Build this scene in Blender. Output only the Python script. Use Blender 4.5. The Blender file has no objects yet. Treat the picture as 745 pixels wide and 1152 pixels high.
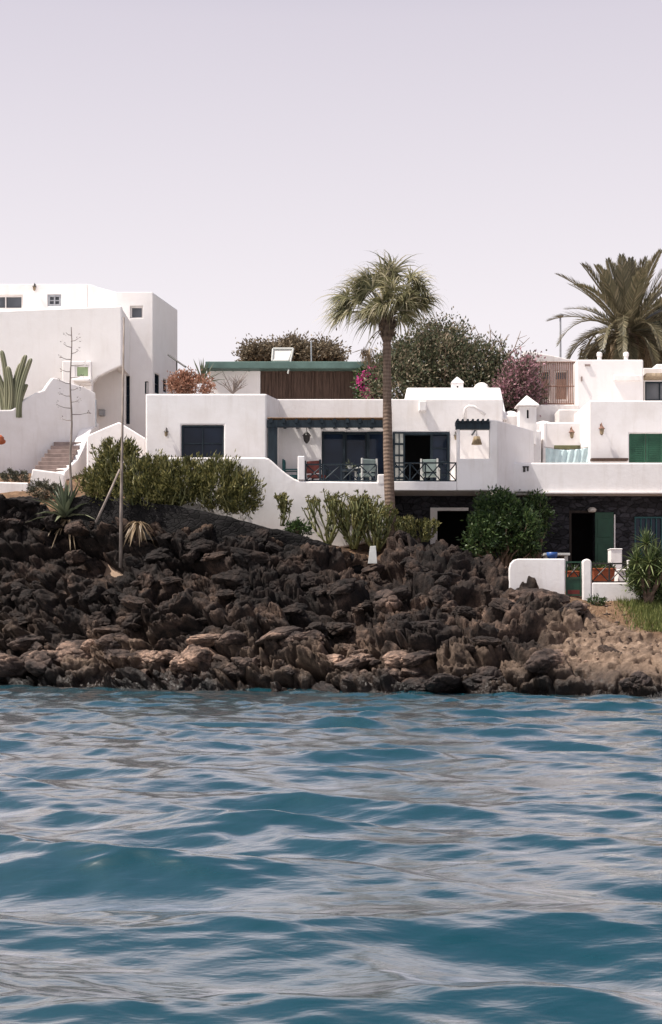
import bpy, bmesh, math, random
import numpy as np
from mathutils import Vector, Matrix

SC = bpy.context.scene
COL = SC.collection
R = math.radians
F, CX, PY0, CAMH = 1700.0, 372.5, 718.0, 1.5     # photo focal length (px), centre column, horizon row, eye height above the sea
rng = np.random.default_rng(7)
random.seed(7)

def PX(px, Y): return (px - CX) * Y / F
def PZ(py, Y): return CAMH + (PY0 - py) * Y / F
def W(px, py, Y): return (PX(px, Y), Y, PZ(py, Y))

SUN = Vector((-0.47, -0.12, 0.86)).normalized()

# ------------------------------------------------------------------ materials
def mat(name, rough=0.8, spec=0.3):
    m = bpy.data.materials.new(name); m.use_nodes = True
    nt = m.node_tree; b = nt.nodes['Principled BSDF']
    b.inputs['Roughness'].default_value = rough
    b.inputs['Specular IOR Level'].default_value = spec
    return m, nt, b

def node(nt, t, **kw):
    n = nt.nodes.new(t)
    for k, v in kw.items():
        if k in n.inputs: n.inputs[k].default_value = v
        else: setattr(n, k, v)
    return n

def ramp(nt, fac, stops):
    r = nt.nodes.new('ShaderNodeValToRGB')
    e = r.color_ramp.elements
    while len(e) < len(stops): e.new(0.5)
    for i, (p, c) in enumerate(stops):
        e[i].position = p; e[i].color = (*c, 1) if len(c) == 3 else c
    nt.links.new(fac, r.inputs['Fac']); return r.outputs['Color']

def noise(nt, vec, scale, detail=4, rough=0.55, dist=0.0):
    n = node(nt, 'ShaderNodeTexNoise', Scale=scale, Detail=detail, Roughness=rough, Distortion=dist)
    nt.links.new(vec, n.inputs['Vector']); return n.outputs['Fac']

def mixc(nt, fac, a, b, mode='MIX'):
    n = nt.nodes.new('ShaderNodeMix'); n.data_type = 'RGBA'; n.blend_type = mode
    for i, v in ((0, fac), (6, a), (7, b)):
        if isinstance(v, bpy.types.NodeSocket): nt.links.new(v, n.inputs[i])
        elif i == 0: n.inputs[0].default_value = v
        else: n.inputs[i].default_value = (*v, 1)
    return n.outputs[2]

def bump(nt, b, h, strength=0.3, dist=0.02):
    n = node(nt, 'ShaderNodeBump', Strength=strength, Distance=dist)
    nt.links.new(h, n.inputs['Height']); nt.links.new(n.outputs['Normal'], b.inputs['Normal']); return n

def pos(nt): return nt.nodes.new('ShaderNodeNewGeometry').outputs['Position']
def objc(nt): return nt.nodes.new('ShaderNodeTexCoord').outputs['Object']
def stretched(nt, vec, s):
    n = node(nt, 'ShaderNodeMapping'); n.inputs['Scale'].default_value = s
    nt.links.new(vec, n.inputs['Vector']); return n.outputs['Vector']

def plaster(name, c, stain=0.12, stainc=(0.55, 0.49, 0.44)):
    m, nt, b = mat(name, 0.9, 0.15)
    p = pos(nt)
    f1 = noise(nt, p, 0.9, 6, 0.65)
    f2 = noise(nt, stretched(nt, p, (2.5, 2.5, 0.35)), 1.6, 5, 0.6)
    c1 = mixc(nt, ramp(nt, f1, [(0.42, (0, 0, 0)), (0.75, (stain * 2,) * 3)]), c, stainc)
    c2 = mixc(nt, ramp(nt, f2, [(0.52, (0, 0, 0)), (0.8, (stain * 2.2,) * 3)]), c1, stainc)
    nt.links.new(c2, b.inputs['Base Color'])
    bump(nt, b, noise(nt, p, 7, 6, 0.6), 0.2, 0.03)
    return m

def plain(name, c, rough=0.6, var=0.3, scale=6, spec=0.3, bmp=0.15):
    m, nt, b = mat(name, rough, spec)
    p = objc(nt)
    f = noise(nt, p, scale, 5, 0.6)
    lo = tuple(x * (1 - var) for x in c); hi = tuple(min(1, x * (1 + var)) for x in c)
    nt.links.new(ramp(nt, f, [(0.3, lo), (0.7, hi)]), b.inputs['Base Color'])
    if bmp: bump(nt, b, noise(nt, p, scale * 4, 4), bmp, 0.01)
    return m

def wood(name, c, rough=0.7, board=0.0):
    m, nt, b = mat(name, rough, 0.2)
    p = pos(nt)
    f = noise(nt, stretched(nt, p, (9, 9, 0.8)), 2.2, 5, 0.6, 0.4)
    col = ramp(nt, f, [(0.3, tuple(x * 0.55 for x in c)), (0.7, tuple(x * 1.35 for x in c))])
    nt.links.new(col, b.inputs['Base Color'])
    bump(nt, b, f, 0.4, 0.01)
    return m

def glass(name, c=(0.008, 0.013, 0.024)):
    m, nt, b = mat(name, 0.06, 0.22)
    nt.links.new(ramp(nt, noise(nt, pos(nt), 0.8, 2), [(0.35, c), (0.7, tuple(x * 2.2 for x in c))]), b.inputs['Base Color'])
    return m

def leafy(name, stops, trans=0.25, rough=0.5, big=1.2):
    m, nt, b = mat(name, rough, 0.3)
    g = nt.nodes.new('ShaderNodeNewGeometry')
    n = noise(nt, g.outputs['Position'], big, 3)
    mx = node(nt, 'ShaderNodeMath', operation='MULTIPLY_ADD'); mx.inputs[1].default_value = 0.55
    ad = node(nt, 'ShaderNodeMath', operation='MULTIPLY'); ad.inputs[1].default_value = 0.45
    nt.links.new(n, ad.inputs[0])
    nt.links.new(g.outputs['Random Per Island'], mx.inputs[0]); nt.links.new(ad.outputs[0], mx.inputs[2])
    c = ramp(nt, mx.outputs[0], stops)
    nt.links.new(c, b.inputs['Base Color'])
    t = nt.nodes.new('ShaderNodeBsdfTranslucent'); nt.links.new(c, t.inputs['Color'])
    ms = nt.nodes.new('ShaderNodeMixShader'); ms.inputs[0].default_value = trans
    nt.links.new(b.outputs[0], ms.inputs[1]); nt.links.new(t.outputs[0], ms.inputs[2])
    nt.links.new(ms.outputs[0], nt.nodes['Material Output'].inputs['Surface'])
    return m

M = {}
M['white'] = plaster('whitewash', (0.80, 0.765, 0.755), 0.19)
M['white_l'] = plaster('whitewash_far', (0.80, 0.765, 0.75), 0.1)
M['white_s'] = plaster('whitewash_stained', (0.78, 0.74, 0.72), 0.3, (0.42, 0.36, 0.32))
M['pinkish'] = plaster('pink_plaster', (0.62, 0.52, 0.50), 0.25, (0.4, 0.32, 0.3))
M['wood_dark'] = wood('dark_blue_green_wood', (0.017, 0.027, 0.036), 0.55)
M['wood_brown'] = wood('brown_boards', (0.075, 0.047, 0.036), 0.8)
M['reed'] = wood('dry_reed', (0.20, 0.12, 0.07), 0.9)
M['green_paint'] = plain('green_paint', (0.024, 0.085, 0.05), 0.5, 0.2, 3)
M['green_roof'] = plain('green_roof_edge', (0.085, 0.14, 0.125), 0.6, 0.2, 2)
M['green_door'] = plain('dark_green_paint', (0.014, 0.052, 0.03), 0.5, 0.2, 3)
M['teal_paint'] = plain('teal_paint', (0.015, 0.07, 0.075), 0.5, 0.2, 3)
M['olive'] = plain('olive_paint', (0.14, 0.14, 0.07), 0.6, 0.2, 3)
M['pale_green'] = plain('pale_green_shutter', (0.33, 0.42, 0.24), 0.6, 0.15, 3)
M['glass'] = glass('dark_glass')
M['glass_grey'] = glass('grey_glass', (0.07, 0.075, 0.085))
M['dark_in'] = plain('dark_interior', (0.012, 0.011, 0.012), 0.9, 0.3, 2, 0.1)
M['iron'] = plain('dark_iron', (0.03, 0.026, 0.024), 0.5, 0.3, 20)
M['rust'] = plain('rusty_bars', (0.20, 0.11, 0.08), 0.8, 0.3, 20)
M['terracotta'] = plain('terracotta', (0.36, 0.10, 0.045), 0.8, 0.25, 5)
M['straw'] = wood('straw', (0.26, 0.20, 0.13), 0.9)
M['steel'] = plain('galvanised_steel', (0.33, 0.34, 0.36), 0.5, 0.15, 8)
M['cloth_blue'] = plain('pale_blue_cloth', (0.50, 0.62, 0.63), 0.9, 0.1, 4)
M['cushion'] = plain('grey_green_cushion', (0.17, 0.21, 0.2), 0.9, 0.15, 5)
M['chair_white'] = plain('white_paint', (0.45, 0.45, 0.43), 0.5, 0.1, 5)
M['red_cloth'] = plain('dark_red_cloth', (0.10, 0.028, 0.024), 0.9, 0.3, 5)
M['blue_plastic'] = plain('blue_plastic', (0.03, 0.08, 0.25), 0.4, 0.1, 5)
M['step'] = plain('step_stone', (0.26, 0.20, 0.18), 0.9, 0.3, 3)
M['palm_bark'] = None

def bark(name, a, b_, ringscale=16):
    m, nt, b = mat(name, 0.9, 0.1)
    p = pos(nt)
    w = node(nt, 'ShaderNodeTexWave', Scale=ringscale / 6.28, Distortion=2.5, Detail=3); w.bands_direction = 'Z'
    nt.links.new(p, w.inputs['Vector'])
    f = noise(nt, stretched(nt, p, (8, 8, 1.0)), 2.5, 5, 0.65)
    c = mixc(nt, 0.35, ramp(nt, f, [(0.3, a), (0.7, b_)]), ramp(nt, w.outputs['Fac'], [(0.2, a), (0.8, b_)]))
    nt.links.new(c, b.inputs['Base Color'])
    bump(nt, b, w.outputs['Fac'], 0.5, 0.02)
    return m
M['palm_bark'] = bark('palm_bark', (0.10, 0.068, 0.053), (0.24, 0.175, 0.135))
M['dark_bark'] = bark('dark_bark', (0.07, 0.05, 0.04), (0.17, 0.12, 0.09), 10)
M['pole_wood'] = bark('weathered_pole', (0.16, 0.13, 0.115), (0.30, 0.25, 0.22), 3)
M['twig'] = plain('twig_bark', (0.17, 0.12, 0.085), 0.9, 0.35, 4)

M['lf_hedge'] = leafy('hedge_leaf', [(0.2, (0.028, 0.034, 0.012)), (0.5, (0.10, 0.10, 0.03)), (0.8, (0.30, 0.26, 0.10))], 0.2)
M['lf_euph'] = leafy('succulent_stem', [(0.2, (0.055, 0.065, 0.025)), (0.5, (0.13, 0.14, 0.05)), (0.8, (0.25, 0.23, 0.10))], 0.05)
M['lf_bush'] = leafy('bush_leaf', [(0.2, (0.014, 0.028, 0.011)), (0.5, (0.034, 0.064, 0.02)), (0.8, (0.09, 0.125, 0.04))], 0.25)
M['lf_boug'] = leafy('climber_leaf', [(0.15, (0.035, 0.042, 0.027)), (0.42, (0.08, 0.095, 0.05)), (0.64, (0.15, 0.125, 0.08)), (0.85, (0.32, 0.25, 0.18))], 0.25)
M['lf_boug_pink'] = leafy('pink_climber_leaf', [(0.15, (0.04, 0.045, 0.03)), (0.42, (0.11, 0.09, 0.065)), (0.6, (0.30, 0.14, 0.17)), (0.85, (0.44, 0.26, 0.29))], 0.25)
M['flower'] = leafy('magenta_flower', [(0.2, (0.25, 0.02, 0.10)), (0.6, (0.55, 0.05, 0.25)), (0.9, (0.65, 0.18, 0.4))], 0.35)
M['lf_back'] = leafy('far_tree_leaf', [(0.2, (0.085, 0.07, 0.05)), (0.5, (0.17, 0.135, 0.09)), (0.8, (0.28, 0.22, 0.15))], 0.2)  # distance haze put into the leaf colour, paler than near foliage
M['lf_dark'] = leafy('far_dark_leaf', [(0.2, (0.04, 0.042, 0.033)), (0.5, (0.075, 0.075, 0.05)), (0.8, (0.14, 0.125, 0.085))], 0.2)
M['lf_red'] = leafy('dry_red_leaf', [(0.2, (0.12, 0.07, 0.045)), (0.5, (0.30, 0.14, 0.09)), (0.8, (0.42, 0.24, 0.17))], 0.25)
M['lf_fan'] = leafy('fan_palm_leaf', [(0.2, (0.09, 0.095, 0.05)), (0.40, (0.22, 0.21, 0.11)), (0.6, (0.36, 0.32, 0.19)), (0.8, (0.62, 0.55, 0.42))], 0.42, 0.45)
M['lf_date'] = leafy('date_palm_leaf', [(0.2, (0.075, 0.072, 0.045)), (0.5, (0.15, 0.132, 0.08)), (0.8, (0.28, 0.23, 0.15))], 0.25, 0.45, 0.5)
M['lf_dry'] = leafy('dry_leaf', [(0.2, (0.12, 0.08, 0.05)), (0.5, (0.23, 0.165, 0.10)), (0.8, (0.36, 0.275, 0.18))], 0.2)
M['lf_agave'] = leafy('agave_leaf', [(0.2, (0.05, 0.065, 0.04)), (0.5, (0.11, 0.13, 0.08)), (0.8, (0.20, 0.21, 0.13))], 0.1)
M['lf_yucca'] = leafy('yucca_leaf', [(0.2, (0.025, 0.045, 0.018)), (0.5, (0.07, 0.10, 0.035)), (0.8, (0.20, 0.23, 0.09))], 0.15)
M['lf_grass'] = leafy('grass_blade', [(0.2, (0.045, 0.06, 0.016)), (0.5, (0.11, 0.135, 0.034)), (0.8, (0.22, 0.22, 0.075))], 0.3, 0.6, 2.0)
M['cactus'] = leafy('cactus_skin', [(0.2, (0.09, 0.10, 0.065)), (0.5, (0.15, 0.155, 0.095)), (0.8, (0.24, 0.22, 0.14))], 0.0)

# lava rock
def lava(name, tan_attr=False, dark=1.0):
    m, nt, b = mat(name, 0.85, 0.25)
    p = pos(nt)
    f1 = noise(nt, p, 0.55, 5, 0.6, 0.6)
    f2 = noise(nt, p, 3.2, 6, 0.65)
    f3 = noise(nt, p, 22, 5, 0.7)
    c1 = ramp(nt, f1, [(0.3, (0.013 * dark, 0.0105 * dark, 0.0105 * dark)), (0.5, (0.042 * dark, 0.031 * dark, 0.0265 * dark)), (0.7, (0.20 * dark, 0.14 * dark, 0.108 * dark))])
    c2 = ramp(nt, f2, [(0.33, (0.25, 0.25, 0.27)), (0.5, (0.8, 0.78, 0.77)), (0.7, (1.6, 1.5, 1.4))])  # low spots of the bump noise darkened, crevice shade put into the colour
    c = mixc(nt, 1.0, c1, c2, 'MULTIPLY')
    c3 = ramp(nt, f3, [(0.35, (0.6, 0.6, 0.6)), (0.65, (1.25, 1.22, 1.2))])
    c = mixc(nt, 1.0, c, c3, 'MULTIPLY')
    if tan_attr:
        a = node(nt, 'ShaderNodeAttribute'); a.attribute_name = 'tan'
        tanc = ramp(nt, f2, [(0.3, (0.08, 0.054, 0.039)), (0.55, (0.195, 0.135, 0.097)), (0.75, (0.32, 0.235, 0.175))])
        c = mixc(nt, a.outputs['Fac'], c, tanc)
        s = node(nt, 'ShaderNodeAttribute'); s.attribute_name = 'soil'
        soilc = ramp(nt, f2, [(0.3, (0.085, 0.049, 0.029)), (0.6, (0.18, 0.107, 0.062)), (0.75, (0.27, 0.175, 0.11))])
        c = mixc(nt, s.outputs['Fac'], c, soilc)
    # rock colour darkens with height, the sea-worn foot is browner
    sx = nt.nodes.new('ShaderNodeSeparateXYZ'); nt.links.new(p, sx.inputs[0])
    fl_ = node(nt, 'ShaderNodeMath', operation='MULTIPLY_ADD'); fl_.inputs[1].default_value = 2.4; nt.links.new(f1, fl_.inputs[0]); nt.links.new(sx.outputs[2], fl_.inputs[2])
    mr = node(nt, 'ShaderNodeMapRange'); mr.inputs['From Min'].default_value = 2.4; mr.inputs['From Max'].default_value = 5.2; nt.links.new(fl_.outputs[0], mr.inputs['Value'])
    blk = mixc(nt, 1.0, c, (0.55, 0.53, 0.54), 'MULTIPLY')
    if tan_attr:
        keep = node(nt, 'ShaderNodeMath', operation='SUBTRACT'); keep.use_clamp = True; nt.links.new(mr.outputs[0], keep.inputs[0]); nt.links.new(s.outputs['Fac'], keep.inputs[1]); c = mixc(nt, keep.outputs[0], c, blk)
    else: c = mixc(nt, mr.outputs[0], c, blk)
    ad = node(nt, 'ShaderNodeMath', operation='MULTIPLY_ADD'); ad.inputs[1].default_value = 0.9
    nt.links.new(f1, ad.inputs[0]); 
    sub = node(nt, 'ShaderNodeMath', operation='SUBTRACT'); nt.links.new(sx.outputs[2], sub.inputs[0]); nt.links.new(ad.outputs[0], sub.inputs[1])
    ad.inputs[2].default_value = -0.22
    wet = ramp(nt, sub.outputs[0], [(0.0, (1, 1, 1)), (0.62, (0, 0, 0))])
    c = mixc(nt, wet, c, mixc(nt, 1.0, c, (0.2, 0.2, 0.22), 'MULTIPLY'))
    nt.links.new(c, b.inputs['Base Color'])
    nt.links.new(ramp(nt, wet, [(0.0, (0.88, 0.88, 0.88)), (1.0, (0.28, 0.28, 0.28))]), b.inputs['Roughness'])
    hh = node(nt, 'ShaderNodeMath', operation='MULTIPLY_ADD'); hh.inputs[1].default_value = 0.35
    nt.links.new(f3, hh.inputs[0]); nt.links.new(f2, hh.inputs[2])
    bump(nt, b, hh.outputs[0], 0.9, 0.12)
    return m
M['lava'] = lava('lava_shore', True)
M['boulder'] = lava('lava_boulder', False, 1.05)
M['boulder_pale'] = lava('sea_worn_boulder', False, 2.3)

def stone_wall(name, c, scale=3.2):
    m, nt, b = mat(name, 0.9, 0.2)
    p = pos(nt)
    v = node(nt, 'ShaderNodeTexVoronoi', Scale=scale); nt.links.new(stretched(nt, p, (1, 1, 1.7)), v.inputs['Vector'])
    ve = node(nt, 'ShaderNodeTexVoronoi', Scale=scale, feature='DISTANCE_TO_EDGE'); nt.links.new(stretched(nt, p, (1, 1, 1.7)), ve.inputs['Vector'])
    sep = nt.nodes.new('ShaderNodeSeparateColor'); nt.links.new(v.outputs['Color'], sep.inputs[0])
    c1 = ramp(nt, sep.outputs[0], [(0.0, tuple(x * 0.5 for x in c)), (1.0, tuple(x * 1.6 for x in c))])
    e = ramp(nt, ve.outputs['Distance'], [(0.0, (0.5,) * 3), (0.12, (1, 1, 1))])
    c2 = mixc(nt, 1.0, c1, e, 'MULTIPLY')
    c3 = mixc(nt, 1.0, c2, ramp(nt, noise(nt, p, 14, 5, 0.7), [(0.3, (0.6,) * 3), (0.7, (1.3,) * 3)]), 'MULTIPLY')
    nt.links.new(c3, b.inputs['Base Color'])
    bump(nt, b, e, 0.8, 0.06)
    return m
M['stone'] = stone_wall('lava_stonework', (0.030, 0.029, 0.034), 3.6)
M['stone_dark'] = stone_wall('dark_lava_stonework', (0.0075, 0.0065, 0.0068), 4.5)  # dark stone, base blackened further to carry the retaining wall's shade

# ------------------------------------------------------------------ mesh helpers
class MB:
    def __init__(s): s.v = []; s.f = []
    def add(s, vs, fs):
        o = len(s.v); s.v.extend([tuple(v) for v in vs]); s.f.extend([tuple(i + o for i in f) for f in fs])
    def box(s, x0, x1, y0, y1, z0, z1):
        s.add([(x0, y0, z0), (x1, y0, z0), (x1, y1, z0), (x0, y1, z0), (x0, y0, z1), (x1, y0, z1), (x1, y1, z1), (x0, y1, z1)],
              [(0, 3, 2, 1), (4, 5, 6, 7), (0, 1, 5, 4), (1, 2, 6, 5), (2, 3, 7, 6), (3, 0, 4, 7)])
    def hexa(s, b, t):
        s.add(list(b) + list(t), [(0, 3, 2, 1), (4, 5, 6, 7), (0, 1, 5, 4), (1, 2, 6, 5), (2, 3, 7, 6), (3, 0, 4, 7)])
    def prism(s, front, back):
        n = len(front)
        s.add(list(front) + list(back), [tuple(range(n)), tuple(range(2 * n - 1, n - 1, -1))] + [(i, n + i, n + (i + 1) % n, (i + 1) % n) for i in range(n)])
    def tube(s, pts, rad, n=8, cap=True):
        pts = [Vector(p) for p in pts]
        if not hasattr(rad, '__len__'): rad = [rad] * len(pts)
        o = len(s.v); ref = None
        for i, p in enumerate(pts):
            d = (pts[min(i + 1, len(pts) - 1)] - pts[max(i - 1, 0)]).normalized()
            if ref is None:
                ref = Vector((0, 0, 1)) if abs(d.z) < 0.9 else Vector((1, 0, 0))
            u = d.cross(ref).normalized(); w = u.cross(d).normalized(); ref = w
            for k in range(n):
                a = 2 * math.pi * k / n
                s.v.append(tuple(p + (u * math.cos(a) + w * math.sin(a)) * rad[i]))
        for i in range(len(pts) - 1):
            for k in range(n):
                s.f.append((o + i * n + k, o + i * n + (k + 1) % n, o + (i + 1) * n + (k + 1) % n, o + (i + 1) * n + k))
        if cap:
            s.f.append(tuple(o + k for k in range(n - 1, -1, -1))); s.f.append(tuple(o + (len(pts) - 1) * n + k for k in range(n)))
    def bar(s, a, b, w, up=(0, 0, 1)):
        s.tube([a, b], w * 0.7071, 4)
    def lathe(s, c, prof, n=16):
        o = len(s.v)
        for r, z in prof:
            for k in range(n):
                a = 2 * math.pi * k / n
                s.v.append((c[0] + r * math.cos(a), c[1] + r * math.sin(a), c[2] + z))
        for i in range(len(prof) - 1):
            for k in range(n):
                s.f.append((o + i * n + k, o + i * n + (k + 1) % n, o + (i + 1) * n + (k + 1) % n, o + (i + 1) * n + k))
        s.f.append(tuple(o + k for k in range(n - 1, -1, -1))); s.f.append(tuple(o + (len(prof) - 1) * n + k for k in range(n)))
    def leaves(s, C, D, L, Wd, S=None, bend=0.0):
        """rhombic leaves: base C, direction D, length L, width Wd"""
        n = len(C)
        C = np.asarray(C, float); D = np.asarray(D, float); D = D / (np.linalg.norm(D, axis=1, keepdims=True) + 1e-9)
        if S is None: S = rng.normal(size=(n, 3))
        S = np.cross(D, S); S /= (np.linalg.norm(S, axis=1, keepdims=True) + 1e-9)
        L = np.broadcast_to(L, (n,))[:, None]; Wd = np.broadcast_to(Wd, (n,))[:, None]
        N = np.cross(S, D)
        mid = C + D * L * 0.45 + N * L * bend
        V = np.stack([C, mid - S * Wd / 2, C + D * L, mid + S * Wd / 2], 1).reshape(-1, 3)
        o = len(s.v)
        s.v.extend(map(tuple, V.tolist()))
        s.f.extend([(o + 4 * i, o + 4 * i + 1, o + 4 * i + 2, o + 4 * i + 3) for i in range(n)])

def root_of(o):
    while o.parent: o = o.parent
    return o

def obj(name, mb, m, parent=None, bevel=0.0, smooth=False, loc=None):
    me = bpy.data.meshes.new(name)
    v = np.array(mb.v, float)
    off = np.zeros(3)
    if parent is not None: off = np.array(root_of(parent).location)
    elif loc is not None: off = np.array(loc, float)
    me.from_pydata((v - off).tolist(), [], mb.f)
    if smooth: me.shade_smooth()
    me.materials.append(m)
    o = bpy.data.objects.new(name, me); COL.objects.link(o)
    if parent is not None: o.parent = parent
    elif loc is not None: o.location = loc
    if bevel:
        bm = bmesh.new(); bm.from_mesh(me); bmesh.ops.recalc_face_normals(bm, faces=bm.faces); bm.to_mesh(me); bm.free()
        md = o.modifiers.new('soft_edges', 'BEVEL'); md.width = bevel; md.segments = 2; md.limit_method = 'ANGLE'; md.angle_limit = R(35)
    return o

def tag(o, label, cat, group=None, kind=None):
    o['label'] = label; o['category'] = cat
    if group: o['group'] = group
    if kind: o['kind'] = kind
    return o

def thing(name, label, cat, loc, group=None):
    o = bpy.data.objects.new(name, None); COL.objects.link(o); o.location = loc; o.empty_display_size = 0.2
    return tag(o, label, cat, group)

def copy_tree(o, parent=None):
    c = o.copy(); COL.objects.link(c)
    if parent is not None: c.parent = parent
    for ch in list(o.children): copy_tree(ch, c)
    return c

class Wall:
    """vertical plane through two (px, Y) plan points; u metres along it, d metres towards the viewer"""
    def __init__(s, a, b):
        s.p0 = Vector((PX(*a), a[1])); s.p1 = Vector((PX(*b), b[1]))
        s.t = (s.p1 - s.p0).normalized(); s.n = Vector((s.t.y, -s.t.x))
        s.len = (s.p1 - s.p0).length
    def u(s, px):
        k = (px - CX) / F       # ray x = k*y
        den = s.t.x - k * s.t.y
        return (k * s.p0.y - s.p0.x) / den
    def Y(s, px): return s.p0.y + s.t.y * s.u(px)
    def z(s, px, py): return PZ(py, s.Y(px))
    def pt(s, u, z, d=0.0):
        q = s.p0 + s.t * u + s.n * d
        return (q.x, q.y, z)
    def box(s, mb, u0, u1, z0, z1, d0, d1):
        b = [s.pt(u0, z0, d1), s.pt(u1, z0, d1), s.pt(u1, z0, d0), s.pt(u0, z0, d0)]
        t = [s.pt(u0, z1, d1), s.pt(u1, z1, d1), s.pt(u1, z1, d0), s.pt(u0, z1, d0)]
        mb.hexa(b, t)
    def poly(s, mb, pts, thick, d=0.0):
        f = [s.pt(s.u(px), s.z(px, py), d) for px, py in pts]
        b = [s.pt(s.u(px), s.z(px, py), d - thick) for px, py in pts]
        mb.prism(f, b)
    def facade(s, mb, u0, u1, z0, z1, thick, holes):
        us = sorted({u0, u1, *[h[0] for h in holes], *[h[1] for h in holes]}); us = [u for u in us if u0 - 1e-6 <= u <= u1 + 1e-6]
        zs = sorted({z0, z1, *[h[2] for h in holes], *[h[3] for h in holes]}); zs = [z for z in zs if z0 - 1e-6 <= z <= z1 + 1e-6]
        nu, nz = len(us) - 1, len(zs) - 1
        solid = [[not any(h[0] - 1e-6 <= us[i] and us[i + 1] <= h[1] + 1e-6 and h[2] - 1e-6 <= zs[j] and zs[j + 1] <= h[3] + 1e-6 for h in holes) for j in range(nz)] for i in range(nu)]
        idx = {}
        def V(i, j, k):
            key = (i, j, k)
            if key not in idx:
                idx[key] = len(mb.v); mb.v.append(s.pt(us[i], zs[j], 0 if k == 0 else -thick))
            return idx[key]
        S = lambda i, j: 0 <= i < nu and 0 <= j < nz and solid[i][j]
        for i in range(nu):
            for j in range(nz):
                if not solid[i][j]: continue
                mb.f.append((V(i, j, 0), V(i + 1, j, 0), V(i + 1, j + 1, 0), V(i, j + 1, 0)))
                mb.f.append((V(i, j, 1), V(i, j + 1, 1), V(i + 1, j + 1, 1), V(i + 1, j, 1)))
                if not S(i - 1, j): mb.f.append((V(i, j, 0), V(i, j + 1, 0), V(i, j + 1, 1), V(i, j, 1)))
                if not S(i + 1, j): mb.f.append((V(i + 1, j, 0), V(i + 1, j, 1), V(i + 1, j + 1, 1), V(i + 1, j + 1, 0)))
                if not S(i, j - 1): mb.f.append((V(i, j, 0), V(i, j, 1), V(i + 1, j, 1), V(i + 1, j, 0)))
                if not S(i, j + 1): mb.f.append((V(i, j + 1, 0), V(i + 1, j + 1, 0), V(i + 1, j + 1, 1), V(i, j + 1, 1)))
    def rect(s, pxa, pxb, pya, pyb):
        """photo rectangle -> (u0,u1,z0,z1) with pya the upper edge"""
        pm = (pxa + pxb) / 2
        return (s.u(pxa), s.u(pxb), s.z(pm, pyb), s.z(pm, pya))

def window(parent, wl, r, frame_m, pane_m, nv=1, nh=0, fw=0.06, rec=0.10, name='window', sill=None):
    """frame with muntins set into a hole, panes as a sub-part"""
    u0, u1, z0, z1 = r
    e = 0.004
    mb = MB()
    for a in ((u0 + e, u0 + fw, z0 + e, z1 - e), (u1 - fw, u1 - e, z0 + e, z1 - e)): wl.box(mb, *a, -rec - 0.05, -rec + 0.03)
    for a in ((u0 + fw, u1 - fw, z0 + e, z0 + fw), (u0 + fw, u1 - fw, z1 - fw, z1 - e)): wl.box(mb, *a, -rec - 0.05, -rec + 0.03)
    iu0, iu1, iz0, iz1 = u0 + fw, u1 - fw, z0 + fw, z1 - fw
    for k in range(nv):
        u = iu0 + (iu1 - iu0) * (k + 1) / (nv + 1); wl.box(mb, u - fw * .3, u + fw * .3, iz0, iz1, -rec - 0.04, -rec + 0.02)
    for k in range(nh):
        z = iz0 + (iz1 - iz0) * (k + 1) / (nh + 1); wl.box(mb, iu0, iu1, z - fw * .22, z + fw * .22, -rec - 0.038, -rec + 0.015)
    w = obj(name, mb, frame_m, parent)
    p = MB(); wl.box(p, u0 + .01, u1 - .01, z0 + .01, z1 - .01, -rec - 0.10, -rec - 0.055)
    obj('pane', p, pane_m, w)
    if sill:
        q = MB(); wl.box(q, u0 - .05, u1 + .05, z0 - .06, z0 - .002, -rec, 0.05); obj('sill', q, sill, w, 0.01)
    return w

# ------------------------------------------------------------------ numpy noise
_perm = rng.permutation(4096)
_rv = rng.random(4096)
def _h(i, j, k, salt=0):
    a = _perm[(i + salt * 131) & 4095]; a = _perm[(a + j) & 4095]; return _perm[(a + k) & 4095]
def vnoise(P, salt=0):
    i = np.floor(P).astype(int); f = P - i; f = f * f * f * (f * (f * 6 - 15) + 10)
    r = 0
    for dx in (0, 1):
        for dy in (0, 1):
            for dz in (0, 1):
                w = (f[:, 0] if dx else 1 - f[:, 0]) * (f[:, 1] if dy else 1 - f[:, 1]) * (f[:, 2] if dz else 1 - f[:, 2])
                r = r + w * _rv[_h(i[:, 0] + dx, i[:, 1] + dy, i[:, 2] + dz, salt)]
    return r * 2 - 1
def fbm(P, oct=4, gain=0.5, salt=0):
    r = 0; a = 1; t = 0
    for o in range(oct):
        r = r + a * vnoise(P * 2 ** o + o * 17.3, salt); t += a; a *= gain
    return r / t
def voronoi(P, salt=0):
    i = np.floor(P).astype(int); n = len(P)
    F1 = np.full(n, 9.0); F2 = np.full(n, 9.0); cid = np.zeros(n, int); cv = np.zeros((n, 3))
    for dx in (-1, 0, 1):
        for dy in (-1, 0, 1):
            for dz in (-1, 0, 1):
                c = i + np.array((dx, dy, dz)); h = _h(c[:, 0], c[:, 1], c[:, 2], salt)
                q = c + np.stack([_rv[h], _rv[(h + 1301) & 4095], _rv[(h + 2777) & 4095]], 1)
                d = np.linalg.norm(q - P, axis=1)
                nw = d < F1
                F2 = np.where(nw, F1, np.minimum(F2, d)); F1 = np.where(nw, d, F1)
                cid = np.where(nw, h, cid); cv[nw] = (P - q)[nw]
    return F1, F2, cid, cv
def sstep(a, b, x):
    t = np.clip((x - a) / (b - a), 0, 1); return t * t * (3 - 2 * t)

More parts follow.
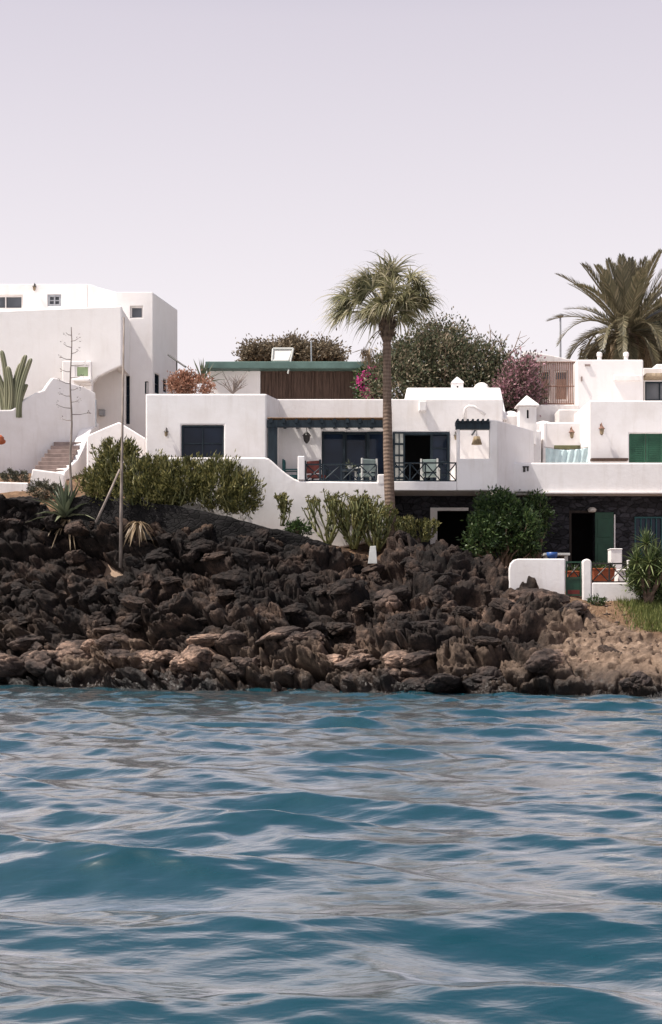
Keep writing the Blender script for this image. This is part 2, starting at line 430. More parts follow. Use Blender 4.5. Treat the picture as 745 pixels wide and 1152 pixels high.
# ------------------------------------------------------------------ terrain
ctrl = []
def cp(px, Y, z=None, py=None): ctrl.append((PX(px, Y), Y, PZ(py, Y) if z is None else z))
shore = [(-300, 50), (-100, 48.6), (0, 47.6), (150, 45.6), (370, 42.5), (500, 40.6), (600, 39.4), (700, 38.6), (780, 38.2), (1050, 37.6)]
for px, Y in shore:
    cp(px, Y, z=-0.02); cp(px, Y - 2.2, z=-1.2); cp(px, Y - 5, z=-2.6)
    cp(px, Y + 0.55, z=0.75)
shY = lambda px: np.interp(px, [a for a, b in shore], [b for a, b in shore])
for px, Y, py in [
    (-300, 52, 600), (-150, 52, 598), (0, 51.4, 596), (60, 50.8, 600), (110, 50.3, 604), (150, 49.4, 618), (210, 48.5, 619), (290, 48.1, 628), (345, 47.9, 648), (420, 47.8, 656), (460, 48.4, 624), (500, 49.2, 616), (545, 48.4, 630), (575, 47.2, 656), (610, 46.2, 666), (640, 45.4, 676), (665, 45.4, 684), (700, 45.3, 686), (745, 45.4, 684), (850, 45, 682), (1050, 45, 680),
    (-150, 50, 690), (0, 49.2, 690), (70, 48.2, 688), (150, 46.9, 690), (260, 45.7, 690), (370, 44.6, 692), (430, 45.6, 660), (500, 44.6, 664), (560, 44.4, 680), (590, 44.4, 694),
    (480, 42.8, 708), (560, 42.2, 716), (630, 43.6, 704), (640, 41.8, 724), (700, 41.4, 728), (745, 41.8, 720), (850, 41.6, 720), (690, 43.4, 702), (740, 43.6, 700),
    (0, 53.6, 566), (60, 52.4, 574), (100, 51.2, 578), (140, 50.4, 570), (190, 49.8, 574), (240, 49.6, 584), (290, 49.4, 596), (345, 49.2, 608), (385, 49.1, 620)]:
    cp(px, Y, py=py)
for px, Y, z in [(0, 56.0, 7.3), (60, 56.5, 7.5), (-150, 56, 7.4), (-300, 56, 7.2), (-150, 60, 8), (50, 62, 8.3), (200, 60, 8), (130, 54, 6.3), (220, 52, 5.7), (300, 51.4, 5.1), (345, 50.4, 4.75), (420, 50.2, 4.3), (300, 56, 6), (450, 50.8, 4.1), (500, 50.6, 4.0), (520, 53, 3.2), (560, 50.2, 3.3), (600, 49, 3.0), (600, 52, 3.0), (660, 47, 2.85), (660, 50, 3.0), (745, 47, 2.85), (745, 52, 3.0), (850, 50, 3), (1050, 50, 3), (1050, 54, 3.2), (850, 55, 3.2), (660, 55, 3.2), (400, 55, 4)]:
    cp(px, Y, z=z)
K = np.array(ctrl)
_d = np.linalg.norm(K[:, None, :2] - K[None, :, :2], axis=2)
_A = np.block([[_d, np.ones((len(K), 1))], [np.ones((1, len(K))), np.zeros((1, 1))]])
_A[:len(K), :len(K)] -= np.eye(len(K)) * 0.02
_w = np.linalg.solve(_A, np.append(K[:, 2], 0))
def H(x, y):
    x = np.clip(np.asarray(x, float), -19, 19); y = np.clip(np.asarray(y, float), 34, 60)
    sh = x.shape; x = x.ravel(); y = np.broadcast_to(y, sh).ravel()
    out = np.empty(len(x))
    for i in range(0, len(x), 20000):
        d = np.sqrt((x[i:i + 20000, None] - K[None, :, 0]) ** 2 + (y[i:i + 20000, None] - K[None, :, 1]) ** 2 + 0.02)
        out[i:i + 20000] = d @ _w[:-1] + _w[-1]
    return out.reshape(sh)
lip_pts = [(-300, 53), (0, 53), (60, 52.6), (110, 51.4), (150, 50.4), (200, 49.6), (290, 49.2), (345, 49.0), (420, 48.8), (460, 49.8), (500, 50.2), (540, 49.4), (565, 48), (600, 46.6), (640, 45.2), (660, 44.6), (690, 43.6), (720, 42.8), (745, 42.4), (1000, 42.2)]
lipY = lambda px: np.interp(px, [a for a, b in lip_pts], [b for a, b in lip_pts])

def build_shore():
    xs = np.concatenate([np.arange(-18, -12.6, 0.12), np.arange(-12.6, 12.6, 0.042), np.arange(12.6, 18.01, 0.12)])
    ys = np.concatenate([np.arange(35.5, 38, 0.12), np.arange(38, 52.6, 0.040), np.arange(52.6, 58, 0.15)])
    nx, ny = len(xs), len(ys)
    X, Y = np.meshgrid(xs, ys)
    Z = H(X, Y)
    x, y, z = X.ravel(), Y.ravel(), Z.ravel()
    gy, gx = np.gradient(Z, ys, xs)
    N = np.stack([-gx.ravel() * 0.9, -gy.ravel() * 1.1, np.ones(nx * ny) * .8], 1); N /= np.linalg.norm(N, axis=1, keepdims=True)
    px = CX + F * x / y
    m = sstep(lipY(px) + 0.25, lipY(px) - 0.7, y)
    soft = sstep(600, 690, px + 25 * fbm(np.stack([x, y, z], 1) * 0.5)) * sstep(-0.2, 0.5, z)            # the smoother tan ledges by the courtyard
    P = np.stack([x, y, z], 1)
    wv = np.stack([fbm(P * 0.9, 3, salt=s) for s in (1, 2, 3)], 1)
    Q = P + wv * 0.42
    big = fbm(P * 0.33, 3, salt=5)
    d = 0.55 * big * (1 - 0.6 * soft)
    for (s, A, salt) in ((0.5, 0.78, 11), (1.1, 0.42, 12), (2.6, 0.19, 13), (5.6, 0.085, 14)):
        Qs = np.stack([Q[:, 0] * .85, Q[:, 1] * .95, (Q[:, 2] + .22 * Q[:, 0] + .12 * Q[:, 1]) * 1.7], 1) * s
        F1, F2, cid, cv = voronoi(Qs, salt)
        r1 = _rv[(cid * 7 + 3) & 4095]; r2 = _rv[(cid * 13 + 5) & 4095] - .5; r3 = _rv[(cid * 5 + 11) & 4095] - .5; r4 = _rv[(cid * 3 + 1) & 4095] - .5
        crev = sstep(0.0, 0.13, F2 - F1)
        dome = np.sqrt(np.clip(1 - (F1 / 0.95) ** 2, 0, 1))
        facet = cv[:, 0] * r2 + cv[:, 1] * r3 + cv[:, 2] * r4
        hgt = crev * (0.25 + 0.9 * r1) * (0.6 + 0.4 * dome) + facet * 1.1 * crev
        d = d + A * (hgt - 0.55) * (1 - soft * (0.86 if s < 4 else 0.45))
    rid = 1 - np.abs(fbm(P * 1.3 + 31, 4, salt=21)) * 2.2
    d = d + 0.12 * rid * (1 - 0.5 * soft)
    d = d + 0.05 * fbm(P * 6, 4, 0.65, salt=8) - 0.05 * np.abs(fbm(P * 3.1, 3, 0.6, salt=18))
    q = z * 1.5 + .8 * fbm(P * .7, 3, salt=44) + .25 * x * .3; d = d + soft * (.22 * np.abs((q % 1) - .5) + .10 * fbm(P * 0.9, 4, .5, salt=45) - .18 * sstep(.12, 0, np.abs(fbm(P * 1.0 + 3, 3, .5, salt=46))))
    d = d * m + (1 - m) * (0.07 * fbm(P * 1.5, 4, salt=4) + 0.015 * fbm(P * 10, 2, salt=9))
    # undercut under the upper lip on the west half
    below = lipY(px) - y
    und = np.exp(-((below - 1.9) / 0.7) ** 2) * sstep(330, 230, px) * (0.5 + 0.5 * fbm(P * np.array([0.5, 0.2, 0.2]), 2, salt=6))
    P2 = P + N * d[:, None]
    P2[:, 1] += 1.5 * np.clip(und, 0, 1)
    tan = np.clip(soft * 1.1 + 0.55 * sstep(-.05, 0.4, fbm(P * 0.45 + 9, 3, salt=30)) * sstep(2.4, 1.0, z), 0, 1) * m
    soil = 1 - m
    soil = np.clip(soil, 0, 1)
    me = bpy.data.meshes.new('rocky_shore')
    idx = np.arange(nx * ny).reshape(ny, nx)
    q = np.stack([idx[:-1, :-1], idx[:-1, 1:], idx[1:, 1:], idx[1:, :-1]], -1).reshape(-1, 4)
    me.vertices.add(nx * ny); me.vertices.foreach_set('co', P2.ravel())
    me.loops.add(q.size); me.loops.foreach_set('vertex_index', q.ravel().astype(np.int32))
    me.polygons.add(len(q)); me.polygons.foreach_set('loop_start', np.arange(0, q.size, 4, dtype=np.int32))
    me.update(); me.validate()
    for nm, a in (('tan', tan), ('soil', soil)):
        at = me.attributes.new(nm, 'FLOAT', 'POINT'); at.data.foreach_set('value', a.astype(np.float32))
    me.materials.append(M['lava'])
    o = bpy.data.objects.new('rocky_shore', me); COL.objects.link(o); o['kind'] = 'structure'
    return xs, ys, P2.reshape(ny, nx, 3)
XS, YS, SHORE = build_shore()
def ground_z(x, y):
    j = int(np.clip(np.searchsorted(YS, y), 0, len(YS) - 1)); i = int(np.clip(np.searchsorted(XS, x), 0, len(XS) - 1))
    return float(SHORE[j, i, 2])

def build_ground():
    xs = np.concatenate([-np.geomspace(900, 17, 22), np.linspace(-16, 16, 33), np.geomspace(17, 900, 22)])
    ys = np.concatenate([[36, 40, 44], np.linspace(46, 60, 15), np.geomspace(62, 1500, 22)])
    X, Y = np.meshgrid(xs, ys)
    Z = H(X, Y) - 1.6 + 1.2 * sstep(54, 57, Y)
    inland = sstep(55, 70, Y) 
    Z = Z * (1 - inland) + inland * (7.6 + 0.01 * (Y - 60)) + 0.3 * np.sin(X * .05) * inland
    mb = MB(); mb.v = np.stack([X, Y, Z], -1).reshape(-1, 3).tolist()
    n = len(xs)
    for j in range(len(ys) - 1):
        for i in range(n - 1): mb.f.append((j * n + i, j * n + i + 1, (j + 1) * n + i + 1, (j + 1) * n + i))
    o = obj('ground', mb, plain('dry_soil', (0.20, 0.14, 0.10), 0.95, 0.4, 0.6), None, 0, True); o['kind'] = 'structure'
build_ground()

# ------------------------------------------------------------------ sea
def build_sea():
    ys = [-300, -60, -15, -4, 0, 1.5]
    y = 2.6
    while y < 54:
        ys.append(y); y += min(max(0.0038 * y, 0.012), 0.085)
    ys += [60, 90, 200, 800, 3000]
    ys = np.array(ys)
    u = np.linspace(-1.45, 1.45, 560)
    u = np.concatenate([[-4000, -300, -60, -15, -6, -3, -2.2, -1.8, -1.6], u, [1.6, 1.8, 2.2, 3, 6, 15, 60, 300, 4000]])
    wid = 0.2225 * np.maximum(np.minimum(ys, 60), 2.6)
    X = u[None, :] * wid[:, None]; Y = np.repeat(ys[:, None], len(u), 1)
    Y0 = Y.copy(); X0 = X.copy(); Z = np.zeros_like(X)
    fade = (sstep(2.2, 1.5, np.abs(u))[None, :] * sstep(1.0, 2.6, Y0) * sstep(58, 52, Y0))
    r2 = np.random.default_rng(23)
    n = 170
    lam = np.exp(r2.uniform(np.log(0.16), np.log(5.2), n))
    th = R(-90 - 17) + r2.normal(0, 1, n) * np.where(lam < .7, R(34), R(23))
    ph = r2.uniform(0, 2 * np.pi, n)
    amp = 0.0037 * lam * (0.85 + 0.7 * sstep(.4, 1.2, lam)) * np.exp(-(lam / 3.1) ** 2) * r2.uniform(0.5, 1.4, n)
    amp *= np.where(lam < 0.5, 0.75, 1.0)
    # slow wind patches let the ripples come and go
    patch = 0.75 + 0.5 * (0.5 + 0.5 * np.sin(X0 * 0.7 + 1.3 * np.sin(Y0 * 0.31)) * np.sin(Y0 * 0.53 + 1.1 * np.sin(X0 * 0.5)))
    dx = np.zeros_like(X); dy = np.zeros_like(X)
    for i in range(n):
        k = 2 * np.pi / lam[i]; c, s = np.cos(th[i]), np.sin(th[i])
        a = amp[i] * (patch if lam[i] < 0.9 else 1.0)
        p = k * (c * X0 + s * Y0) + ph[i]
        Z += a * np.sin(p); cc = a * np.cos(p); dx += c * cc; dy += s * cc
    X = X0 + 1.05 * dx * fade; Y = Y0 + 1.05 * dy * fade; Z = Z * fade
    ny, nx = X.shape
    me = bpy.data.meshes.new('sea_water')
    co = np.stack([X, Y, Z], -1).reshape(-1)
    idx = np.arange(nx * ny).reshape(ny, nx)
    q = np.stack([idx[:-1, :-1], idx[:-1, 1:], idx[1:, 1:], idx[1:, :-1]], -1).reshape(-1, 4)
    me.vertices.add(nx * ny); me.vertices.foreach_set('co', co)
    me.loops.add(q.size); me.loops.foreach_set('vertex_index', q.ravel().astype(np.int32))
    me.polygons.add(len(q)); me.polygons.foreach_set('loop_start', np.arange(0, q.size, 4, dtype=np.int32))
    me.update(); me.shade_smooth()
    m, nt, b = mat('sea_water', 0.06, 0.4)
    b.inputs['IOR'].default_value = 1.333
    b.inputs['Base Color'].default_value = (0.0016, 0.031, 0.044, 1)
    p = pos(nt)
    f = noise(nt, stretched(nt, p, (1.5, 3.0, 1)), 2.2, 3, 0.5, 0.3)
    g = noise(nt, stretched(nt, p, (4, 7, 1)), 2.6, 2, 0.5, 0.2)
    hh = node(nt, 'ShaderNodeMath', operation='MULTIPLY_ADD'); hh.inputs[1].default_value = 0.18
    nt.links.new(g, hh.inputs[0]); nt.links.new(f, hh.inputs[2])
    bn = bump(nt, b, hh.outputs[0], 0.13, 0.08)
    gl = nt.nodes.new('ShaderNodeBsdfGlossy'); gl.inputs['Roughness'].default_value = 0.19; gl.inputs['Color'].default_value = (1, 1, 1, 1)
    lw = nt.nodes.new('ShaderNodeLayerWeight'); lw.inputs['Blend'].default_value = 0.5
    for n_ in (gl, lw): nt.links.new(bn.outputs['Normal'], n_.inputs['Normal'])
    rf = ramp(nt, lw.outputs['Facing'], [(0.0, (.0,) * 3), (0.42, (.03,) * 3), (0.62, (.11,) * 3), (0.78, (.40,) * 3), (0.93, (.86,) * 3)])   # angular reflectance of water
    ms = nt.nodes.new('ShaderNodeMixShader'); nt.links.new(rf, ms.inputs[0]); nt.links.new(b.outputs[0], ms.inputs[1]); nt.links.new(gl.outputs[0], ms.inputs[2])
    nt.links.new(ms.outputs[0], nt.nodes['Material Output'].inputs['Surface'])
    me.materials.append(m)
    o = bpy.data.objects.new('sea_water', me); COL.objects.link(o); o['kind'] = 'structure'
build_sea()

# ------------------------------------------------------------------ main villa
ZF = 6.45      # underside of the terrace slab
YT = 50.6      # terrace front
villa = thing('white_villa', 'long low white villa with dark pergola terrace above the lava rocks', 'house', (PX(400, 53), 54, 3.2))
wl = Wall((164, 52), (300, 52))
zt = PZ(443, 52)
hole = wl.rect(204, 252, 478, 519)
mb = MB(); wl.facade(mb, 0, wl.len, 4.6, zt, 0.35, [hole])
obj('wall', mb, M['white'], villa, 0.05)
window(villa, wl, hole, M['wood_dark'], M['glass'], 1, 1, 0.07, 0.09)
ws = Wall((300, 52), (314.5, 53.3))       # splayed return to the recessed front
mb = MB(); ws.facade(mb, 0.0, ws.len, 6.2, zt - 0.003, 0.35, []); obj('wall', mb, M['white'], villa, 0.04)
mb = MB(); x0, x1 = PX(164, 52), PX(300, 52)
mb.box(x0 + 0.003, x0 + 0.35, 52.36, 60, 4.6, zt - 0.004); mb.box(x0 + .36, x1 - .4, 52.36, 60, zt - 0.5, zt - 0.3); mb.box(x0 + .36, x1 - .02, 59.6, 59.95, 4.6, zt - .01)
obj('wall', mb, M['white'], villa)
# recessed front
wr = Wall((300, 53.3), (566, 53.3))
zr = PZ(449, 53.3)
hA = (wr.u(362), wr.u(436), 6.72, PZ(485, 53.3)); hB = (wr.u(442), wr.u(506), 6.72, PZ(486, 53.3))
mb = MB(); wr.facade(mb, wr.u(304), wr.u(566), ZF, zr, 0.35, [hA, hB])
obj('wall', mb, M['white'], villa, 0.04)
mb = MB(); xa, xb = wr.p0.x + wr.u(310), wr.p0.x + wr.u(566)
mb.box(xa, xb, 53.66, 61, zr - 0.55, zr - 0.35); mb.box(xa, xb, 60.4, 60.7, ZF, zr - 0.01); mb.box(xb - 0.35, xb - .003, 53.66, 60.39, ZF, zr - 0.02)
obj('roof', mb, M['white'], villa)
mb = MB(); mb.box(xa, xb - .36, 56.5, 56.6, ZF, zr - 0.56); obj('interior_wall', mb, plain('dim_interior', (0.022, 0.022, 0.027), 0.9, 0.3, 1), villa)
mb = MB(); mb.box(xa, xb - .36, 53.66, 56.5, 6.5, 6.7); obj('interior_floor', mb, M['step'], villa)
def glazed_door(r, frac0, frac1, rows, rec, name='sliding_door', pm=None):
    u0, u1, z0, z1 = r
    window(villa, wr, (u0 + (u1 - u0) * frac0, u0 + (u1 - u0) * frac1, z0, z1), M['wood_dark'], pm or M['glass'], 0, rows, 0.09, rec, name)
glazed_door(hA, 0.0, 0.36, 0, 0.12); glazed_door(hA, 0.345, 0.70, 0, 0.24); glazed_door(hA, 0.69, 1.0, 0, 0.12)
glazed_door(hB, 0.66, 1.0, 3, 0.12)
# small-paned shutter leaf folded beside the opening
lf = (hB[0] + 0.02, wr.u(455.5), 6.74, PZ(487, 53.3))
mb = MB(); u0, u1, z0, z1 = lf
for a in ((u0, u0 + .06, z0, z1), (u1 - .06, u1, z0, z1)): wr.box(mb, *a, 0.02, 0.07)
for k in range(6):
    z = z0 + (z1 - z0) * k / 5; wr.box(mb, u0 + .06, u1 - .06, max(z0, z - .035), min(z1, z + .035), 0.022, 0.068)
wr.box(mb, (u0 + u1) / 2 - .02, (u0 + u1) / 2 + .02, z0 + .04, z1 - .04, 0.026, 0.06)
df = obj('shutter_leaf', mb, M['wood_dark'], villa)
mb = MB(); wr.box(mb, u0 + .02, u1 - .02, z0 + .02, z1 - .02, 0.036, 0.046); obj('pane', mb, plain('frosted_glass', (0.42, 0.42, 0.38), 0.3, 0.1), df)
for a, b_ in ((0.0, 0.0),):
    mb = MB(); fr = hB
    wr.box(mb, fr[0] + .004, fr[0] + .07, fr[2], fr[3] - .004, -0.34, -.01); wr.box(mb, fr[1] - .07, fr[1] - .004, fr[2], fr[3] - .004, -.09, .012)
    wr.box(mb, fr[0] + .07, fr[1] - .07, fr[3] - .09, fr[3] - .004, -.34, .012); obj('door_frame', mb, M['wood_dark'], villa)
# spouts
def spout(pxa, pxb, pya, pyb, w, L):
    mb = MB(); r = w.rect(pxa, pxb, pya, pyb); w.box(mb, r[0], r[1], r[2], r[3], 0.002, L); obj('water_spout', mb, M['white'], villa, 0.02)
spout(471, 479, 453.5, 464, wr, 0.45)
mb = MB()       # the arched pipe over the niche
mb.tube([(PX(524, 53), 53.29, PZ(471, 53.3)), (PX(524, 53), 53.1, PZ(460, 53.2)), (PX(527, 53), 53.0, PZ(457, 53)), (PX(533, 53), 52.95, PZ(457.5, 53)), (PX(546, 53), 52.95, PZ(467, 53))], 0.05, 8)
obj('drain_pipe', mb, M['white'], villa, 0, True)
# raised battered roof block
mb = MB()
zb, ztp = zr - 0.35, PZ(437, 55.8)
b = [(PX(452, 54), 53.8, zb), (PX(570, 54), 53.8, zb - .3), (PX(577, 58), 59.5, zb - .3), (PX(449, 59), 59.5, zb)]
t = [(PX(458, 55.6), 55.6, ztp), (PX(563, 55.6), 55.6, ztp), (PX(563, 58.5), 58.5, ztp), (PX(458, 58), 58.5, ztp)]
mb.hexa(b, t); obj('roof_block', mb, M['white'], villa, 0.06)
# terrace slab and curved front wall
wt = Wall((100, YT), (553, YT))
mb = MB()
crv = [(262, 514.5), (298, 514.5), (302, 515.5), (306, 518.5), (311, 523), (317, 528.5), (324, 534), (331, 538.5), (337, 540.8), (345, 541.3), (437, 542.3), (437, 606), (260, 640), (140, 610), (140, 514.5)]
wt.poly(mb, crv, 0.3)
obj('terrace_wall', mb, M['white'], villa, 0.05)
mb = MB(); xs0, xs1 = PX(437.4, YT), PX(514, YT)
mb.box(xs0, xs1, YT, YT + 0.3, ZF, PZ(541.6, YT)); mb.box(PX(318, YT), xs1, YT + 0.303, 53.29, ZF, 6.7)
obj('terrace_slab', mb, M['white'], villa, 0.02)
for a, b_, c, d_ in ((335, 343, 513, 540), (425, 432.5, 533.5, 545)):
    mb = MB(); mb.box(PX(a, YT), PX(b_, YT), YT - 0.012, YT + 0.27, PZ(d_, YT), PZ(c, YT)); obj('gate_post', mb, M['white'], villa, 0.03)
# niche wing
wn = Wall((513, YT), (560, YT))
zn = PZ(472.5, YT)
hN = (wn.u(517.5), wn.u(551), PZ(516, YT), zn + 0.3)
mb = MB(); wn.facade(mb, wn.u(514.2), wn.u(560), ZF, zn, 0.3, [hN]); obj('wall', mb, M['white'], villa, 0.03)
wa = Wall((560, YT), (601, 53.2))
mb = MB(); wa.facade(mb, 0.02, wa.len, ZF, zn - 0.004, 0.3, []); obj('wall', mb, M['white'], villa, 0.04)
mb = MB(); wn.box(mb, wn.u(513), wn.u(550.8), PZ(483, YT), PZ(473.5, YT), -0.22, 0.03)
for k in range(7):
    u = wn.u(515) + k * (wn.u(549) - wn.u(515)) / 6
    wn.box(mb, u - .03, u + .03, PZ(476, YT) , PZ(473.5, YT) + 0.05, -0.8, 0.12)
obj('niche_beam', mb, M['wood_dark'], villa)
mb = MB(); wn.box(mb, wn.u(514.4), wn.u(517.6), PZ(518, YT), PZ(483, YT) - .002, -.16, -0.04); obj('niche_post', mb, M['wood_dark'], villa)
mb = MB(); mb.box(PX(514.3, YT), PX(553, YT), YT + .303, 53.29, ZF, PZ(516, YT) - 0.15); obj('niche_floor', mb, M['white'], villa)
# pergola
mb = MB(); yp = 51.9
mb.box(PX(300.5, yp), PX(437, yp), yp, yp + 0.16, PZ(480.5, yp), PZ(472.5, yp)); obj('pergola_beam', mb, M['wood_dark'], villa)
mb = MB(); mb.box(PX(301.5, yp), PX(312, yp), yp + .02, yp + .16, 6.5, PZ(480.5, yp) - .002); obj('pergola_post', mb, M['wood_dark'], villa)
for k in range(10):
    x = PX(305 + k * 14.3, yp)
    mb = MB(); mb.box(x - .05, x + .05, yp - .1, 53.297, PZ(476, yp), PZ(471.5, yp)); obj('rafter', mb, M['wood_dark'], villa)
mb = MB()
for k in range(17):
    y = yp - 0.05 + k * 0.085
    x0, x1 = PX(301 + random.uniform(-.5, 1), yp), PX(436 + random.uniform(-2, 3), yp)
    mb.tube([(x0, y, PZ(471.5, yp) + 0.02 + random.uniform(0, .02)), ((x0 + x1) / 2, y + random.uniform(-.02, .02), PZ(471.5, yp) + 0.03), (x1, y, PZ(471.5, yp) + 0.02 + random.uniform(0, .03))], 0.018, 5)
obj('reed_cover', mb, M['reed'], villa)
# lower storey of lava stone, in the shade of the slab
wlv = Wall((437, 52.5), (830, 52.5))
hd = (wlv.u(643), wlv.u(669), 3.0, PZ(577, 52.5)); hw = (wlv.u(714), wlv.u(764), PZ(628, 52.5), PZ(581, 52.5)); hl = (wlv.u(492), wlv.u(527), 3.2, PZ(575, 52.5))
mb = MB(); wlv.facade(mb, 0, wlv.len, 2.6, ZF - 0.012, 0.4, [hd, hw, hl]); obj('lava_wall', mb, M['stone'], villa)
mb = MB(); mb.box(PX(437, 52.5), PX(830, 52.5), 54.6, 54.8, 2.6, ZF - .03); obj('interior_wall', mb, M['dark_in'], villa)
mb = MB()
for a in ((wlv.u(484), hl[0] - .003, 3.2, PZ(571, 52.4)), (hl[0], hl[1], hl[3] + .003, PZ(571, 52.4))): wlv.box(mb, *a, .002, .10)
obj('door_surround', mb, M['white_s'], villa, .01)
window(villa, wlv, hw, M['teal_paint'], M['glass'], 7, 0, 0.06, 0.08)
mb = MB(); wlv.box(mb, wlv.u(669.2), wlv.u(690), 3.05, PZ(576.5, 52.5), 0.02, 0.075)
dr = obj('door', mb, M['green_door'], villa, .01)
mb = MB()
for k in range(3):
    z0 = 3.3 + k * 0.85; wlv.box(mb, wlv.u(672), wlv.u(687), z0, z0 + 0.65, 0.077, 0.095)
obj('door_panel', mb, M['green_door'], dr, .01)
mb = MB(); wlv.box(mb, hd[0] - .08, hd[0] - .002, 3.0, hd[3] + .08, -.1, .03); wlv.box(mb, hd[0], hd[1], hd[3] + .002, hd[3] + .08, -.1, .03)
obj('door_frame', mb, wood('brown_door_frame', (0.03, 0.022, 0.018)), villa)
mb = MB(); wlv.box(mb, wlv.u(690.6), wlv.u(692), PZ(640, 52.5), PZ(579, 52.5), 0.02, 0.07); obj('jamb', mb, M['white_s'], villa)
# ------------------------------------------------------------------ right-hand neighbour (upper)
rh = thing('white_house', 'white cubic house with green shutter behind the long white parapet', 'house', (PX(690, 54.5), 55, 6.4))
wp = Wall((562, 51.7), (840, 51.7))
mb = MB(); wp.facade(mb, wp.u(566), wp.len, ZF + .06, PZ(520.5, 51.7), 0.3, []); obj('parapet', mb, M['white'], rh, 0.05)
mb = MB(); wp.box(mb, wp.u(601), wp.len, ZF - .012, ZF + .057, -.3, 0.10); obj('ledge', mb, M['white'], rh, .02)
mb = MB(); mb.box(PX(566, 52), PX(840, 52), 52.003, 58, ZF - .01, ZF + .2); obj('terrace_floor', mb, M['white'], rh)
w1 = Wall((663, 54), (840, 54)); z1 = PZ(450.5, 54)
hg = (w1.u(708), w1.u(765), 6.65, PZ(487.5, 54))
mb = MB(); w1.facade(mb, 0, w1.len, ZF + .2, z1, 0.3, [hg]); obj('wall', mb, M['white'], rh, 0.05)
mb = MB(); xq = PX(663, 54); mb.box(xq + .002, xq + .3, 54.303, 60, ZF + .2, z1 - .003); mb.box(xq + .31, xq + 8, 54.31, 60, z1 - .5, z1 - .3); obj('wall', mb, M['white'], rh)
u0, u1, za, zc = hg
mb = MB()
for k in range(3):
    a = u0 + (u1 - u0) * k / 3; b_ = u0 + (u1 - u0) * (k + 1) / 3
    w1.box(mb, a + .01, b_ - .01, za, zc - .01, -.13, -.09)
    for q in range(26):
        z = za + .08 + q * (zc - za - .16) / 26; w1.box(mb, a + .08, b_ - .08, z, z + .04, -.088, -.07)
    for e in ((a + .01, a + .075), (b_ - .075, b_ - .01)): w1.box(mb, *e, za, zc - .01, -.089, -.06)
obj('shutter', mb, M['green_paint'], rh)
mb = MB(); w1.box(mb, w1.u(664), w1.u(705), PZ(519, 54), PZ(516.6, 54), .01, .35); obj('bench', mb, M['wood_brown'], rh)
w2 = Wall((600, 56), (664, 56)); z2 = PZ(475, 56)
ho = (w2.u(625), w2.u(661), 6.65, PZ(505.5, 56))
mb = MB(); w2.facade(mb, w2.u(600), w2.u(664.5), ZF + .2, z2, .3, [ho]); obj('wall', mb, M['white'], rh, .05)
mb = MB(); w2.box(mb, ho[0] - .05, ho[1] + .02, ho[3] + .002, PZ(501, 56), -.2, .03); obj('lintel', mb, M['olive'], rh, .01)
mb = MB(); w2.box(mb, ho[0] + .01, ho[1] - .01, 6.65, ho[3] - .01, -.28, -.2); obj('shutter', mb, M['cushion'], rh)
# inner walls and pillar by the big chimney
mb = MB(); mb.box(PX(596, 54.6), PX(609, 54.6), 54.6, 56.9, ZF + .2, PZ(484, 54.6)); mb.box(PX(611, 55), PX(616, 55), 55.0, 55.99, ZF + .2, PZ(475, 55)); mb.box(PX(566.5, 54), PX(597, 54), 54.2, 54.5, ZF + .2, PZ(466, 54)); obj('wall', mb, M['white'], rh, .05)
mb = MB(); mb.lathe((PX(575, 54.8), 54.9, PZ(468, 54.8)), [(0.33, -.4), (0.33, 0), (0.28, .1), (.15, .17), (.01, .2)], 16); obj('roof_dome', mb, M['white'], rh, 0, True); mb = MB(); mb.lathe((PX(613, 56.2), 56.6, PZ(475, 56.2) - .05), [(0.35, -.3), (0.35, 0), (0.25, .1), (.01, .16)], 16)
obj('roof_dome', mb, M['white'], rh, 0, True)
# chimneys
def chimney(px, Y, wpx, capw, py_base, py_cap, py_apex, label, dim=.5):
    c = thing('chimney', label, 'chimney', (PX(px, Y), Y + .3, PZ(py_base, Y)))
    mb = MB(); w = wpx * Y / F / 2; x = PX(px, Y); yc = Y + w
    slit = MB(); zs = PZ(py_cap, Y)
    wl_ = Wall((px - wpx / 2, Y), (px + wpx / 2, Y))
    sl = (wl_.len / 2 - .035, wl_.len / 2 + .035, zs - dim * .5, zs - dim * .14)
    wl_.facade(mb, 0, wl_.len, PZ(py_base, Y), zs, .1, [sl]); mb.box(x - w, x + w, Y + .103, Y + 2 * w, PZ(py_base, Y), zs)
    obj('stack', mb, M['white'], c, .02)
    mb = MB(); wl_.box(mb, sl[0] - .01, sl[1] + .01, sl[2] - .01, sl[3] + .01, -.102, -.08); obj('slit', mb, M['dark_in'], c)
    mb = MB(); cw = capw * Y / F / 2
    mb.add([(x - cw, yc - cw, zs + .003), (x + cw, yc - cw, zs + .003), (x + cw, yc + cw, zs + .003), (x - cw, yc + cw, zs + .003),
            (x - cw, yc - cw, zs + .05), (x + cw, yc - cw, zs + .05), (x + cw, yc + cw, zs + .05), (x - cw, yc + cw, zs + .05), (x, yc, PZ(py_apex, Y))],
           [(0, 3, 2, 1), (0, 1, 5, 4), (1, 2, 6, 5), (2, 3, 7, 6), (3, 0, 4, 7), (4, 5, 8), (5, 6, 8), (6, 7, 8), (7, 4, 8)])
    obj('cap', mb, M['white'], c, .015)
chimney(515, 58.4, 13, 14, 445, 431, 422.5, 'small white pointed chimney on the roof beside the low dome', .75)
chimney(594, 53.4, 19.5, 25, 500, 457, 443, 'large white chimney with pyramid cap beside the pink flowered climber', .85)
mb = MB(); mb.lathe((PX(542.5, 58.2), 58.4, PZ(439, 58.2)), [(.34, -.3), (.34, 0), (.31, .12), (.23, .24), (.12, .31), (.01, .33)], 20)
tag(obj('roof_dome', mb, M['white'], None, 0, True, (PX(542.5, 58.2), 58.4, PZ(439, 58.2))), 'small white round dome on the roof next to the small chimney', 'dome')

